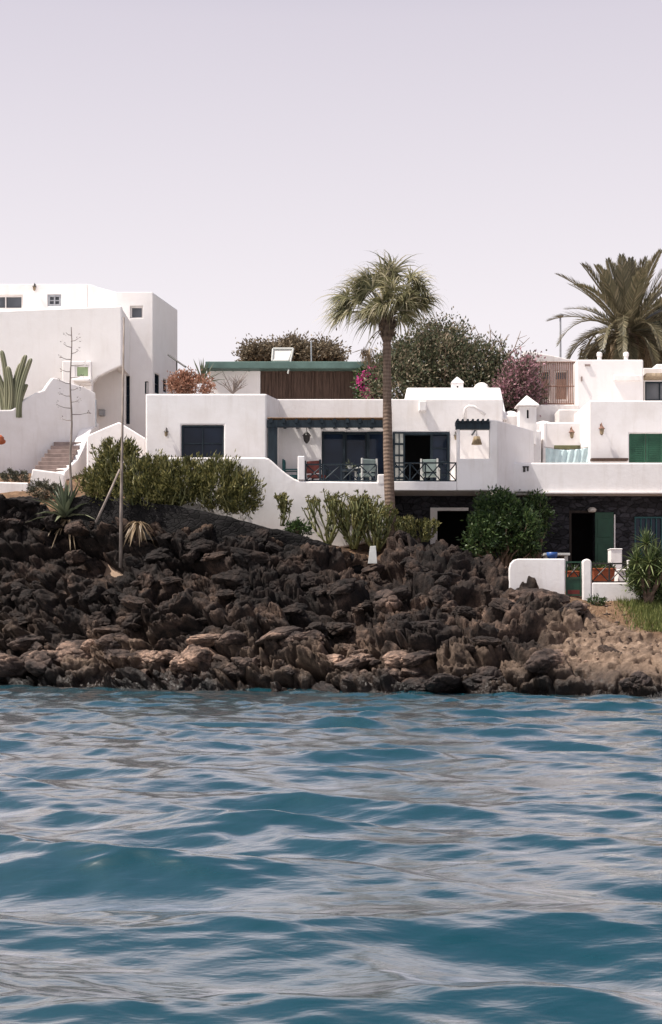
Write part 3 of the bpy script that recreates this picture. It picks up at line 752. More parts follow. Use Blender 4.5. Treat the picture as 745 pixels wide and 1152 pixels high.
# ------------------------------------------------------------------ back houses
pk = thing('pink_house', 'weathered pink house with rusty barred windows behind the large chimney', 'house', (PX(622, 60), 61, 7))
wk = Wall((590, 60), (649, 60))
hk = [wk.rect(607, 619, 416.5, 451), wk.rect(624, 639, 416.5, 451)]
mb = MB(); wk.facade(mb, 0, wk.len, 6.8, PZ(408.6, 60), .3, hk)
obj('wall', mb, M['pinkish'], pk)
mb = MB(); wk.poly(mb, [(589, 408.5), (589, 396), (598, 396.5), (625, 401.5), (650, 407), (650, 408.5)], 6, 0.12); obj('roof', mb, M['white_s'], pk, .03)
for h in hk:
    w = window(pk, wk, h, M['white_s'], M['glass_grey'], 0, 0, .07, .1)
    mb = MB(); wk.box(mb, h[0] + .07, h[1] - .07, h[2] + .07, h[3] - .34, -.15, -.09); obj('shutter', mb, plain('rosy_shutter', (.40, .27, .22), .8, .2, 3), w)
mb = MB(); a, b_, c, d_ = wk.rect(603.5, 647.5, 409.5, 456)
for k in range(19):
    u = a + (b_ - a) * k / 18; mb.bar(wk.pt(u, c, .42), wk.pt(u, d_, .42), .022)
for z in (c, c + .42 * (d_ - c), d_):
    mb.bar(wk.pt(a, z, .42), wk.pt(b_, z, .42), .03); mb.bar(wk.pt(a, z, .42), wk.pt(a, z, .02), .03); mb.bar(wk.pt(b_, z, .42), wk.pt(b_, z, .02), .03)
obj('window_grille', mb, M['rust'], pk)
mb = MB(); mb.box(PX(600, 59), PX(650, 59), 58.6, 59.9, 6.8, PZ(457, 59)); mb.box(PX(628, 57.5), PX(656, 57.5), 57.4, 58.5, 6.8, PZ(461, 57.5)); obj('balcony_wall', mb, M['white_s'], pk, .04)

fl = thing('flat_roof_house', 'white flat-roofed house with two roof vents in front of the date palm', 'house', (PX(690, 59), 60, 7))
wf = Wall((649, 59), (724, 59))
mb = MB(); wf.facade(mb, 0, wf.len, 6.8, PZ(404.5, 59), .3, []); mb.box(PX(649, 59), PX(650, 59) + .3, 59.303, 64, 6.8, PZ(405, 59)); mb.box(PX(651, 59) + .3, PX(724, 59), 59.31, 64, PZ(412, 59), PZ(408, 59)); obj('wall', mb, M['white_l'], fl, .05)
wg = Wall((724, 60.2), (840, 60.2)); hh_ = wg.rect(726, 775, 429, 451)
mb = MB(); wg.facade(mb, 0, wg.len, 6.8, PZ(414, 60.2), .3, [hh_]); mb.box(PX(739, 60.5), PX(840, 60.5), 60.6, 63, PZ(413.9, 60.2), PZ(407.5, 60.2)); obj('wall', mb, M['white_l'], fl, .04)
window(fl, wg, hh_, M['wood_dark'], M['glass_grey'], 2, 0, .06, .1)
mb = MB(); wg.box(mb, wg.u(721), wg.u(790), PZ(428, 60.2), PZ(425, 60.2), .004, 1.1); obj('canopy', mb, wood('beige_canopy', (.42, .33, .23)), fl, .01)
mb = MB(); wf.box(mb, wf.u(690), wf.u(722), PZ(428.5, 59), PZ(422.5, 59), .004, .12); obj('ledge', mb, M['white_s'], fl, .02)
for px in (674.5, 704.5):
    mb = MB(); c = (PX(px, 61), 61, PZ(409, 61)); mb.lathe(c, [(.085, 0), (.085, .3), (.11, .3), (.11, .42), (.07, .46)], 10); obj('roof_vent', mb, M['white'], fl)
mb = MB(); wf.box(mb, wf.u(653.5), wf.u(655), PZ(429, 59), PZ(424, 59), .004, .1); wf.box(mb, wf.u(658), wf.u(664), PZ(412, 59), PZ(410, 59), .004, .06); obj('wall_fixture', mb, M['step'], fl)

ct = thing('green_roof_house', 'low house with green roof edge and brown boarded front behind the villa', 'house', (PX(320, 62), 63, 7.2))
wc = Wall((236, 62), (293, 62))
mb = MB(); wc.facade(mb, 0, wc.len, 7, PZ(413.5, 62), .3, []); mb.box(PX(236, 62), PX(415, 62), 65, 65.3, 7, PZ(413.6, 62)); obj('wall', mb, M['white_l'], ct, .02)
mb = MB(); x0, x1 = PX(293.4, 62), PX(416, 62); n = 30
for k in range(n):
    a = x0 + (x1 - x0) * k / n; mb.box(a + .006, a + (x1 - x0) / n - .006, 62.0 + random.uniform(0, .02), 62.05, 7, PZ(414, 62)); 
mb.box(x0, x1, 62.06, 62.12, 7, PZ(414, 62) - .02)
for px in (326, 352): mb.box(PX(px, 62) - .04, PX(px, 62) + .04, 61.93, 61.99, 7, PZ(414, 62))
obj('board_front', mb, M['wood_brown'], ct)
mb = MB(); mb.box(PX(231, 61.4), PX(417, 61.4), 61.4, 65.6, PZ(414.5, 61.4), PZ(406.5, 61.4)); obj('roof', mb, M['green_roof'], ct, .03)
mb = MB()
for px in (242, 262, 280): mb.box(PX(px, 61.8) - .03, PX(px, 61.8) + .03, 61.7, 61.99, PZ(417, 61.8), PZ(414.7, 61.6)); 
obj('bracket', mb, M['green_roof'], ct)

sp = thing('roof_panel', 'white framed panel tilted on the green edged roof', 'panel', (PX(318, 63), 63, PZ(406, 61.4)))
def P3(px, py, Y): return W(px, py, Y)
mb = MB()
f = [P3(306.5, 406, 62.6), P3(325, 406, 62.6), P3(330, 392.5, 63.0), P3(307.5, 392.5, 63.0)]
bk = [(x, y + .06, z + .01) for x, y, z in f]
mb.prism(f, bk); obj('pane', mb, plain('pale_panel', (.55, .53, .50), .5, .06, 2), sp)
mb = MB()
for i in range(4):
    a, b_ = Vector(f[i]) + Vector((0, -.03, 0)), Vector(f[(i + 1) % 4]) + Vector((0, -.03, 0)); mb.bar(a, b_, .07)
obj('frame', mb, M['chair_white'], sp)
mb = MB(); mb.bar(P3(330, 393, 62.9), P3(324, 420, 61.2), .045); obj('brace', mb, M['chair_white'], sp)
mb = MB(); mb.tube([P3(350.5, 408, 63), P3(350.2, 384, 63)], [.035, .03], 6); tag(obj('antenna_pole', mb, M['steel'], None, 0, False), 'thin pale pole standing on the green edged roof', 'pole')

# street lamp far behind
sl_ = thing('street_lamp', 'thin grey street lamp standing behind the pink house', 'street lamp', (PX(630.5, 80), 80, 8))
mb = MB(); mb.tube([(PX(630.5, 80), 80, 8), (PX(630.5, 80), 80, PZ(356, 80))], [.09, .05], 8); obj('post', mb, M['steel'], sl_)
mb = MB(); mb.tube([W(630.5, 356.5, 80), W(629, 355.2, 80)], .05, 6); mb.lathe((PX(630, 80), 80, PZ(356.5, 80)), [(.12, 0), (.2, .04), (.2, .1), (.08, .15)], 12); obj('lamp_head', mb, M['steel'], sl_)

# ------------------------------------------------------------------ big white house on the left
lh = thing('stepped_house', 'tall stepped white house with small upper windows above the stairs', 'house', (PX(100, 62), 64, 7.5))
wb = Wall((-120, 66), (150, 66))
hs = [wb.rect(-14, 26, 331.5, 348), wb.rect(53.5, 69, 331, 344.5)]
mb = MB(); wb.facade(mb, 0, wb.u(99), 7, PZ(319.5, 66), .3, hs); obj('wall', mb, M['white_l'], lh, .04)
mb = MB(); wb.poly(mb, [(99.05, 319.5), (104, 320.5), (110, 323), (131, 328.5), (150, 328.5), (150, 480), (99.05, 480)], 1.5); mb.box(PX(-120, 66), PX(98, 66), 66.31, 70, PZ(326, 66), PZ(323, 66)); obj('wall', mb, M['white_l'], lh, .04)
window(lh, wb, hs[0], M['white_s'], M['glass_grey'], 1, 0, .08, .1)
window(lh, wb, hs[1], M['steel'], M['glass_grey'], 1, 1, .1, .06)
wtw = Wall((130, 63), (172, 63)); wsd = Wall((172, 63), (200, 66.4))
ztw = PZ(328.5, 63)
ht = [wtw.rect(146.5, 161, 344, 358), wtw.rect(140.5, 146, 422, 477), wtw.rect(163, 167, 429, 443)]
mb = MB(); wtw.facade(mb, 0, wtw.len, 7, ztw, .3, ht); obj('wall', mb, M['white_l'], lh, .05)
hs2 = [wsd.rect(174.5, 180, 421, 443), wsd.rect(184, 188, 427, 441)]
mb = MB(); wsd.facade(mb, .01, wsd.len, 7, ztw - .003, .3, hs2); obj('wall', mb, M['white_l'], lh, .05)
mb = MB(); mb.box(PX(131, 63), PX(171, 63), 63.31, 66, ztw - .5, ztw - .3); obj('roof', mb, M['white_l'], lh)
window(lh, wtw, ht[0], M['white_s'], M['glass_grey'], 0, 0, .06, .15)
window(lh, wtw, ht[1], M['wood_dark'], M['glass'], 0, 4, .05, .1)
window(lh, wtw, ht[2], M['wood_dark'], M['glass'], 0, 0, .03, .08)
for h in hs2: window(lh, wsd, h, M['wood_dark'], M['glass'], 0, 1, .04, .08)
w3 = Wall((-120, 60.5), (137, 60.5))
mb = MB(); w3.poly(mb, [(-120, 352), (0, 349.5), (137, 344), (137, 411), (122, 418), (110, 424), (104, 430), (104, 475), (-120, 475)], .3); obj('front_wall', mb, M['white_l'], lh, .05)
mb = MB(); mb.box(PX(136.9, 60.5) - .3, PX(136.9, 60.5), 60.803, 62.99, PZ(411, 60.5), PZ(346.5, 60.5)); mb.box(PX(-120, 60.5), PX(136, 60.5) - .3, 60.81, 65.9, PZ(362, 60.5), PZ(360, 60.5)); obj('wall', mb, M['white_l'], lh)
w4 = Wall((60, 62.4), (141, 62.4)); mb = MB(); w4.facade(mb, 0, w4.len, 7, PZ(414, 62.4), .3, []); obj('wall', mb, M['white_l'], lh)
w5 = Wall((70, 60.1), (103, 60.1)); hq = w5.rect(85, 100.5, 411, 424.5)
mb = MB(); w5.facade(mb, 0, w5.len, PZ(433, 60.1), PZ(406, 60.1), .25, [hq]); obj('bay_wall', mb, M['white_l'], lh, .04)
window(lh, w5, hq, M['white_l'], M['pale_green'], 0, 0, .05, .05)
mb = MB(); w5.box(mb, w5.u(84), w5.u(103), PZ(431, 60.1), PZ(428, 60.1), .003, .5); obj('balcony_ledge', mb, M['white_l'], lh, .03)
mb = MB(); mb.tube([W(189, 399, 62), W(199, 406, 61.6), W(209, 413, 61.2)], .035, 6); mb.tube([W(199, 406, 61.6), W(199, 425, 61.6)], .03, 6); tag(obj('handrail', mb, M['iron'], None), 'thin dark handrail sloping beside the dry red bush', 'handrail')

# garden walls and stairs
gw = Wall((-120, 55.6), (108, 59.5))
mb = MB(); gw.poly(mb, [(-120, 463), (14, 461), (22, 454), (30, 447.5), (40, 442), (50, 438.5), (55, 431), (60, 424.5), (66, 426), (80, 431), (95, 435), (108, 442), (108, 500), (64, 520), (40, 540), (-120, 560)], .35)
tag(obj('garden_wall', mb, M['white'], None, .05), 'tall white garden wall sloping up beside the brown stairs', 'wall')
st = MB()
ns = 8
for k in range(ns):
    Ya = 56.4 + 2.4 * k / ns; Yb = 59.3
    z = 7.62 + 0.185 * (k + 1)
    st.box(PX(36 + 28 * k / ns, Ya), PX(71.5 + 23 * k / ns, Ya), Ya, 56.4 + 2.4 * (k + 1) / ns - .002 if k < ns - 1 else Yb, 7.2, z)
tag(obj('stairs', st, M['step'], None, .012), 'brown stone stairs climbing between white garden walls', 'stairs')
sw = Wall((70, 56.0), (112, 60))
mb = MB(); sw.poly(mb, [(70, 538), (74, 530), (80, 524), (88, 517), (94, 505), (97.5, 496), (103, 483), (111, 476), (112, 476), (112, 540), (90, 560), (70, 560)], .5)
tag(obj('stair_parapet', mb, M['white'], None, .06), 'curving white parapet along the side of the brown stairs', 'wall')
w6 = Wall((97, 57.0), (166, 57.0)); mb = MB(); w6.poly(mb, [(97.5, 490), (118, 481), (134, 474.5), (164, 493), (164, 560), (97.5, 560)], .35)
tag(obj('garden_wall', mb, M['white'], None, .05), 'white gabled garden wall between the stairs and the villa', 'wall')
w7 = Wall((31, 55.2), (73, 55.2)); mb = MB(); w7.poly(mb, [(30, 560), (36.5, 527.5), (68, 531.5), (73, 534), (73, 560)], .3)
tag(obj('low_wall', mb, M['white'], None, .05), 'low white end wall at the foot of the brown stairs', 'wall')
w8 = Wall((-120, 54.6), (34, 54.6)); mb = MB(); w8.poly(mb, [(-120, 543), (0, 542), (32, 543), (32, 566), (-120, 566)], .3)
tag(obj('low_wall', mb, M['white_s'], None, .05), 'low stained cream wall under the two small dark bushes', 'wall')
mb = MB(); mb.box(PX(107, 59), PX(108.6, 59), 59, 59.06, PZ(480, 59), PZ(449.5, 59)); tag(obj('gate_pole', mb, M['steel'], None, .004), 'slim grey post at the top of the stairs', 'post')
mb = MB(); mb.box(PX(110.5, 61.9), PX(116.5, 61.9), 62.1, 62.38, PZ(467, 62), PZ(461, 62)); mb.box(PX(110.2, 61.9), PX(116.8, 61.9), 62.05, 62.38, PZ(461, 62) + .003, PZ(460, 62)); tag(obj('meter_box', mb, M['steel'], None, .01), 'small grey meter box on the white wall by the stairs', 'box')
mb = MB(); mb.lathe((PX(2, 55.6), 55.3, PZ(501, 55.6)), [(.1, 0), (.2, .05), (.22, .13), (.14, .2), (.16, .24), (.05, .34)], 14); mb.tube([(PX(-4, 55.6), 55.4, PZ(496, 55.6)), (PX(2, 55.6), 55.4, PZ(496, 55.6))], .04); tag(obj('wall_lamp', mb, M['terracotta'], None, 0, True), 'terracotta wall lamp on the tall white garden wall', 'lamp')

# ------------------------------------------------------------------ dark retaining wall
def retaining():
    path = [(70, 51.6, 561, 604), (100, 50.8, 557, 604), (140, 49.9, 561, 604), (190, 49.2, 567, 608), (240, 48.9, 577, 614), (290, 48.7, 590, 626), (345, 48.5, 603, 644), (385, 48.4, 618, 652), (425, 48.3, 634, 660)]
    mb = MB(); n = 70
    pxs = np.linspace(70, 425, n); A = np.array(path)
    yy = np.interp(pxs, A[:, 0], A[:, 1]); pt = np.interp(pxs, A[:, 0], A[:, 2]); pb = np.interp(pxs, A[:, 0], A[:, 3])
    rows = 9
    for i in range(n):
        for j in range(rows):
            py = pb[i] + (pt[i] - pb[i]) * j / (rows - 2) if j < rows - 1 else pt[i]
            p = np.array([[PX(pxs[i], yy[i]), yy[i], PZ(py, yy[i])]])
            d = 0.10 * fbm(p * 2.2, 3, salt=41)[0]
            mb.v.append((p[0, 0], p[0, 1] + d + (0.12 * j / rows if j < rows - 1 else 0.6), p[0, 2] + 0.05 * fbm(p * 3, 2, salt=42)[0]))
    for i in range(n - 1):
        for j in range(rows - 1): mb.f.append((i * rows + j, (i + 1) * rows + j, (i + 1) * rows + j + 1, i * rows + j + 1))
    for i in range(n):
        mb.v.append((mb.v[i * rows][0], mb.v[i * rows][1] + .9, mb.v[i * rows][2]))
    b0 = n * rows
    for i in range(n - 1): mb.f.append((i * rows + rows - 1, (i + 1) * rows + rows - 1, b0 + i + 1, b0 + i))
    tag(obj('lava_stone_wall', mb, M['stone_dark'], None, 0, True), 'dark lava stone retaining wall sloping down below the hedge', 'wall')
retaining()

# ------------------------------------------------------------------ courtyard front
cw = Wall((573, 46.2), (708, 46.2))
mb = MB(); cw.poly(mb, [(573, 690), (573, 640), (574.5, 634), (578, 630), (583, 628.5), (636, 628.5), (636, 690)], .22); tag(obj('courtyard_wall', mb, M['white'], None, .03), 'white courtyard wall with rounded corner beside the green gate', 'wall')
mb = MB(); cw.poly(mb, [(655.5, 690), (655.5, 632), (657, 629.5), (660.5, 628.6), (664, 629.5), (665.8, 632), (665.8, 690)], .24); tag(obj('gate_pillar', mb, M['white'], None, .04), 'round topped white pillar between the gate and the X-braced railing', 'pillar')
w9 = Wall((666.2, 46.2), (860, 46.2)); mb = MB(); w9.facade(mb, 0, w9.len, 2.2, PZ(655.5, 46.2), .22, []); tag(obj('low_wall', mb, M['white'], None, .03), 'low white wall under the X-braced railing beside the yucca', 'wall')
g = thing('garden_gate', 'green and red slatted gate in the white courtyard wall', 'gate', (PX(646, 46.3), 46.3, 2.8))
a, b_, c, d_ = cw.rect(637, 654.8, 631, 671)
mb = MB()
for u in (a + .005, b_ - .045): cw.box(mb, u, u + .04, c, d_, -.12, -.06)
for z in (c + .02, (c + d_) / 2, d_ - .06): cw.box(mb, a + .05, b_ - .05, z, z + .05, -.118, -.062)
obj('frame', mb, M['green_door'], g)
mb = MB(); cw.box(mb, a + .05, b_ - .05, c + .075, (c + d_) / 2 - .005, -.10, -.08); obj('panel', mb, M['green_door'], g)
mb = MB(); cw.box(mb, a + .06, b_ - .06, c + .0, c + .2, -.078, -.065); obj('kick_board', mb, plain('red_paint', (.12, .02, .015), .6, .2), g)
mb = MB(); mb.bar(cw.pt(a + .05, d_ - .05, -.09), cw.pt(b_ - .05, (c + d_) / 2, -.09), .03); mb.bar(cw.pt(b_ - .05, d_ - .05, -.09), cw.pt(a + .05, (c + d_) / 2, -.09), .03); obj('brace', mb, M['iron'], g)

def railing(name, label, w, px0, px1, z0, z1, d, n, thick=.04, m=None, group=None):
    u0, u1 = w.u(px0), w.u(px1)
    t = thing(name, label, 'railing', w.pt((u0 + u1) / 2, z0, d), group)
    m = m or M['wood_dark']
    mb = MB(); w.box(mb, u0, u1, z1 - thick, z1, d - thick / 2, d + thick / 2); obj('top_rail', mb, m, t)
    mb = MB(); w.box(mb, u0, u1, z0, z0 + thick, d - thick / 2, d + thick / 2); obj('bottom_rail', mb, m, t)
    for k in range(n + 1):
        u = u0 + (u1 - u0) * k / n
        mb = MB(); w.box(mb, u - thick / 2, u + thick / 2, z0 + thick, z1 - thick, d - thick / 2, d + thick / 2); obj('post', mb, m, t)
    for k in range(n):
        ua, ub = u0 + (u1 - u0) * k / n + thick / 2, u0 + (u1 - u0) * (k + 1) / n - thick / 2
        mb = MB(); mb.bar(w.pt(ua, z0 + thick, d), w.pt(ub, z1 - thick, d), thick * .6); mb.bar(w.pt(ua, z1 - thick, d - .012), w.pt(ub, z0 + thick, d - .012), thick * .6); obj('cross_brace', mb, m, t)
zs0 = PZ(541.5, YT)
railing('terrace_railing', 'dark X-braced terrace railing between the palm trunk and the niche', wt, 444, 514, zs0 + .004, PZ(519.5, YT), -.15, 4, .045)
railing('terrace_railing', 'dark X-braced railing under the pergola between two white posts', wt, 344, 424, zs0 + .03, PZ(520.5, YT), -.32, 4, .045)
railing('courtyard_railing', 'dark X-braced railing on the low white courtyard wall', w9, 666.5, 706, PZ(655.5, 46.2) + .004, PZ(633, 46.2), -.11, 2, .045, M['iron'])
mb = MB(); mb.box(PX(706.5, 46.2), PX(709.5, 46.2), 46.2, 46.4, PZ(655, 46.2) + .003, PZ(630, 46.2)); tag(obj('railing_post', mb, M['white'], None, .01), 'short white post at the end of the courtyard railing beside the yucca', 'post')
# courtyard contents
def planter(px0, px1, pyt, pyb, Y, label, plants=True):
    t = thing('planter_box', label, 'planter', (PX((px0 + px1) / 2, Y), Y + .2, PZ(pyb, Y)))
    mb = MB(); x0, x1, z0, z1 = PX(px0, Y), PX(px1, Y), PZ(pyb, Y), PZ(pyt, Y)
    mb.hexa([(x0 + .03, Y + .03, z0), (x1 - .03, Y + .03, z0), (x1 - .03, Y + .37, z0), (x0 + .03, Y + .37, z0)], [(x0, Y, z1), (x1, Y, z1), (x1, Y + .4, z1), (x0, Y + .4, z1)])
    mb.box(x0 - .025, x1 + .025, Y - .025, Y + .425, z1 + .002, z1 + .05); obj('box', mb, M['terracotta'], t, .01)
    mb = MB(); n = 160
    C = np.stack([rng.uniform(x0, x1, n), rng.uniform(Y + .05, Y + .35, n), np.full(n, z1 + .04)], 1); D = rng.normal(size=(n, 3)) * .5 + [0, 0, 1]
    mb.leaves(C, D, rng.uniform(.1, .28, n), .035); obj('foliage', mb, M['lf_bush'], t)
planter(667, 692, 641, 662, 47.2, 'long terracotta planter with low plants behind the X-braced railing')
planter(638.5, 652, 644, 654, 47.6, 'small terracotta planter seen through the green gate')
mb = MB(); mb.box(PX(687, 50), PX(700, 50), 50, 50.5, 2.9, PZ(618.5, 50)); mb.box(PX(686.5, 50), PX(700.5, 50), 49.98, 50.52, PZ(618.5, 50) + .002, PZ(617, 50)); tag(obj('masonry_cabinet', mb, M['white'], None, .02), 'upright white masonry cabinet beside the open green door', 'cabinet')
mb = MB(); mb.box(PX(693, 48), PX(706, 48), 47.6, 48.6, 2.8, PZ(643, 48)); mb.box(PX(692.6, 48), PX(706.4, 48), 47.57, 48.63, PZ(643, 48) + .002, PZ(641, 48)); tag(obj('masonry_bench', mb, M['white'], None, .02), 'low white masonry bench behind the X-braced railing', 'bench')
tb = thing('stone_table', 'white table standing behind the rounded courtyard wall', 'table', (PX(627, 49), 49, 3))
mb = MB(); mb.box(PX(612, 49), PX(641, 49), 48.9, 49.7, PZ(625, 49), PZ(622.3, 49)); obj('tabletop', mb, M['chair_white'], tb, .01)
for px in (616, 637): mb = MB(); mb.box(PX(px, 49) - .06, PX(px, 49) + .06, 49, 49.6, 2.9, PZ(625, 49) - .002); obj('leg', mb, M['chair_white'], tb, .01)
mb = MB(); mb.lathe((PX(620, 49), 48.75, PZ(626.5, 49)), [(.1, -.12), (.17, .02), (.18, .13), (.16, .13), (.13, .04)], 16); tag(obj('basin', mb, M['blue_plastic'], None, 0, True), 'blue plastic basin at the edge of the white courtyard table', 'basin')
mb = MB(); mb.lathe((PX(666, 52.4), 52.35, PZ(574, 52.4)), [(.05, -.08), (.13, -.06), (.16, .02), (.1, .08), (.04, .1)], 12); mb.tube([(PX(666, 52.4), 52.5, PZ(573, 52.4)), (PX(666, 52.4), 52.35, PZ(572.5, 52.4))], .03, 6); tag(obj('door_lamp', mb, plain('milky_glass', (.5, .46, .42), .4, .1), None, 0, True), 'round milky lamp above the green door', 'lamp')
# white boundary stone on the rocks (its footing boulder is added with the others)
mb = MB(); zb_ = PZ(630, 48.6); mb.hexa([W(414, 634, 47.5), W(424.5, 634, 47.5), W(424.5, 634, 47.8), W(414, 634, 47.8)], [W(416.5, 614.5, 47.55), W(423, 614, 47.55), W(423, 614, 47.75), W(416.5, 614.5, 47.75)])
tag(obj('boundary_stone', mb, M['chair_white'], None, .01), 'small white painted marker stone on the black rocks', 'marker stone')

# ------------------------------------------------------------------ lamps, terrace furniture
def wall_lantern(x, y, z, s, label, m=None):
    t = thing('wall_lantern', label, 'lantern', (x, y, z), 'dark iron lanterns on white walls')
    mb = MB(); mb.box(x - .03 * s, x + .03 * s, y - .015, y, z - .12 * s, z + .22 * s); mb.tube([(x, y - .01, z + .18 * s), (x, y - .14 * s, z + .24 * s), (x, y - .2 * s, z + .16 * s)], .014 * s, 6); obj('bracket', mb, m or M['iron'], t)
    mb = MB(); c = (x, y - .2 * s, z - .06 * s); mb.lathe(c, [(.02 * s, -.14 * s), (.06 * s, -.1 * s), (.085 * s, .08 * s)], 8); obj('lamp_glass', mb, M['straw'], t)
    mb = MB(); mb.lathe(c, [(.12 * s, .082 * s), (.1 * s, .11 * s), (.04 * s, .18 * s), (.015 * s, .23 * s)], 8); obj('lamp_cap', mb, m or M['iron'], t)
wall_lantern(PX(187.5, 52), 52, PZ(487, 52), .72, 'dark iron lantern on the white wall near the square dark window')
wall_lantern(PX(512.5, 53.3), 53.3, PZ(491, 53.3), .72, 'dark iron lantern beside the straw lampshade niche')
wall_lantern(PX(676, 54), 54, PZ(484, 54), 1.0, 'rusty iron lantern near the green shutter', M['rust'])
wall_lantern(PX(642.5, 56), 56, PZ(488, 56), 1.0, 'iron lantern above the hanging blue cloth', M['rust'])
wall_lantern(PX(39.5, 66), 66, PZ(324, 66), 0.8, 'small dark lantern high on the tall stepped house', M['iron'])
mb = MB(); mb.box(PX(588.5, 51.7), PX(591, 51.7), 51.66, 51.697, PZ(531, 51.7), PZ(526, 51.7)); mb.box(PX(588, 51.7), PX(595, 51.7), 51.66, 51.697, PZ(526, 51.7) + .002, PZ(524.5, 51.7) ); mb.box(PX(593, 51.7), PX(594.5, 51.7), 51.66, 51.697, PZ(530, 51.7), PZ(526, 51.7)); tag(obj('wall_plaque', mb, M['iron'], None), 'tiny dark iron mark on the long white parapet', 'plaque')
# hanging lantern and straw shade
t = thing('hanging_lantern', 'dark lantern hanging under the pergola', 'lantern', (PX(345, 52.4), 52.5, PZ(492, 52.4)))
x, y, z = t.location
mb = MB(); mb.lathe((x, y, z), [(.03, -.2), (.1, -.1), (.12, .05), (.16, .06), (.08, .16), (.02, .22)], 8); obj('lamp_body', mb, M['iron'], t)
mb = MB(); mb.tube([(x, y, z + .2), (x, y, PZ(477, 52.4))], .012, 5); obj('chain', mb, M['iron'], t)
t = thing('straw_lampshade', 'straw lampshade hanging in the white niche', 'lampshade', (PX(536.5, 51.6), 51.6, PZ(500, 51.6)))
x, y, z = t.location
mb = MB(); mb.lathe((x, y, z), [(.185, 0), (.1, .27), (.085, .27), (.165, .01)], 20); obj('shade', mb, M['straw'], t, 0, True)
mb = MB(); mb.tube([(x, y, z + .2), (x, y, PZ(476, YT + .7))], .01, 5); obj('cord', mb, M['iron'], t)
mb = MB(); mb.bar((x, YT + .1, PZ(477, YT)), (x, 53.29, PZ(477, YT)), .05); obj('hanger_bar', mb, M['wood_dark'], t)

def chair(x, y, z, rot, label, frame_m, seat_m, w=.56, h=.95):
    t = thing('terrace_chair', label, 'chair', (x, y, z))
    def P(b): mb = MB(); mb.box(*b); return mb
    hw = w / 2
    loc0 = Vector((x, y, z))
    def part(n, mb, m, bev=.01):
        mb.v = [(vx + x, vy + y, vz + z) for vx, vy, vz in mb.v]; obj(n, mb, m, t, bev)
    for sx in (-1, 1):
        for sy, hh2 in ((-1, .62), (1, h)):
            mb = MB(); mb.box(sx * hw - .03, sx * hw + .03, sy * .25 - .03, sy * .25 + .03, 0, hh2); part('leg', mb, frame_m)
        mb = MB(); mb.box(sx * hw - .04, sx * hw + .04, -.30, .22, .622, .66); part('armrest', mb, frame_m)
    part('seat', P((-hw + .035, hw - .035, -.27, .21, .36, .46)), seat_m, .03)
    part('backrest', P((-hw + .035, hw - .035, .17, .24, .50, h - .02)), seat_m, .03)
    t.rotation_euler = (0, 0, rot)
    return t
chair(PX(412, 51.9), 51.9, 6.7, R(205), 'white framed terrace chair with pale cushion under the pergola', M['chair_white'], M['cushion'])
chair(PX(484, 52.0), 52.0, 6.7, R(170), 'white framed chair with grey green cushion behind the railing', M['chair_white'], M['cushion'])
chair(PX(327, 52.6), 52.6, 6.7, R(90), 'dark green wooden chair in the shade beside the curved wall', M['teal_paint'], M['teal_paint'], .6, 1.0)
chair(PX(356, 52.4), 52.4, 6.7, R(150), 'dark red upholstered chair in the pergola shade', M['wood_dark'], M['red_cloth'], .6, .95)
t = thing('side_table', 'small dark table with a potted plant under the pergola', 'table', (PX(394, 52), 52, 6.7))
x, y, z = t.location
mb = MB(); mb.lathe((x, y, z + .55), [(.32, 0), (.32, .035)], 20); obj('tabletop', mb, M['wood_dark'], t)
mb = MB(); mb.lathe((x, y, z), [(.2, 0), (.04, .05), (.035, .548)], 10); obj('leg', mb, M['wood_dark'], t)
t = thing('potted_plant', 'small potted plant on the dark terrace table', 'plant', (x, y, z + .588))
mb = MB(); mb.lathe((x, y, z + .588), [(.07, 0), (.1, .14), (.085, .14)], 12); obj('pot', mb, M['chair_white'], t)
mb = MB(); n = 60; mb.leaves(np.array([[x, y, z + .72]]) + rng.normal(0, .03, (n, 3)), rng.normal(size=(n, 3)) + [0, 0, .7], rng.uniform(.1, .26, n), .05); obj('foliage', mb, M['lf_agave'], t)
# blue cloth on its line
t = thing('hanging_cloth', 'pale blue cloth hung on a line behind the long parapet', 'cloth', (PX(638, 54.2), 54.2, PZ(504, 54.2)))
mb = MB(); nu, nv = 46, 12; Yc = 54.2
for j in range(nv):
    for i in range(nu):
        s = i / (nu - 1); px = 614 + 48 * s
        top = 503.5 + 3.0 * math.sin(math.pi * s) * .9; py = top + (521.5 - top) * j / (nv - 1)
        mb.v.append((PX(px, Yc), Yc + .035 * math.sin(s * 40 + j * .25) + .02 * math.sin(s * 17), PZ(py, Yc)))
for j in range(nv - 1):
    for i in range(nu - 1): mb.f.append((j * nu + i, j * nu + i + 1, (j + 1) * nu + i + 1, (j + 1) * nu + i))
o = obj('cloth', mb, M['cloth_blue'], t, 0, True); md = o.modifiers.new('th', 'SOLIDIFY'); md.thickness = .006
mb = MB(); mb.tube([W(612, 502.8, Yc), W(638, 506.2, Yc), W(664, 502.8, Yc)], .008, 5); obj('line', mb, M['iron'], t)

# ------------------------------------------------------------------ utility pole and agave stalk
t = thing('wooden_pole', 'tall thin weathered wooden pole with a slanting prop', 'pole', (PX(136.5, 49.1), 49.1, ground_z(PX(136.5, 49.1), 49.1) - .3))
x, y, z = t.location
mb = MB(); mb.tube([(x - .02, y, z), (x, y, z + 2), (x + .03, y, z + 4), (x + .09, y, PZ(357, 49.1))], [.06, .052, .04, .024], 8); obj('shaft', mb, M['pole_wood'], t, 0, True)
mb = MB(); mb.tube([W(108, 588, 48.7), W(121, 560, 48.85), W(135, 528, 49.02)], [.042, .04, .036], 7); obj('prop', mb, M['pole_wood'], t, 0, True)

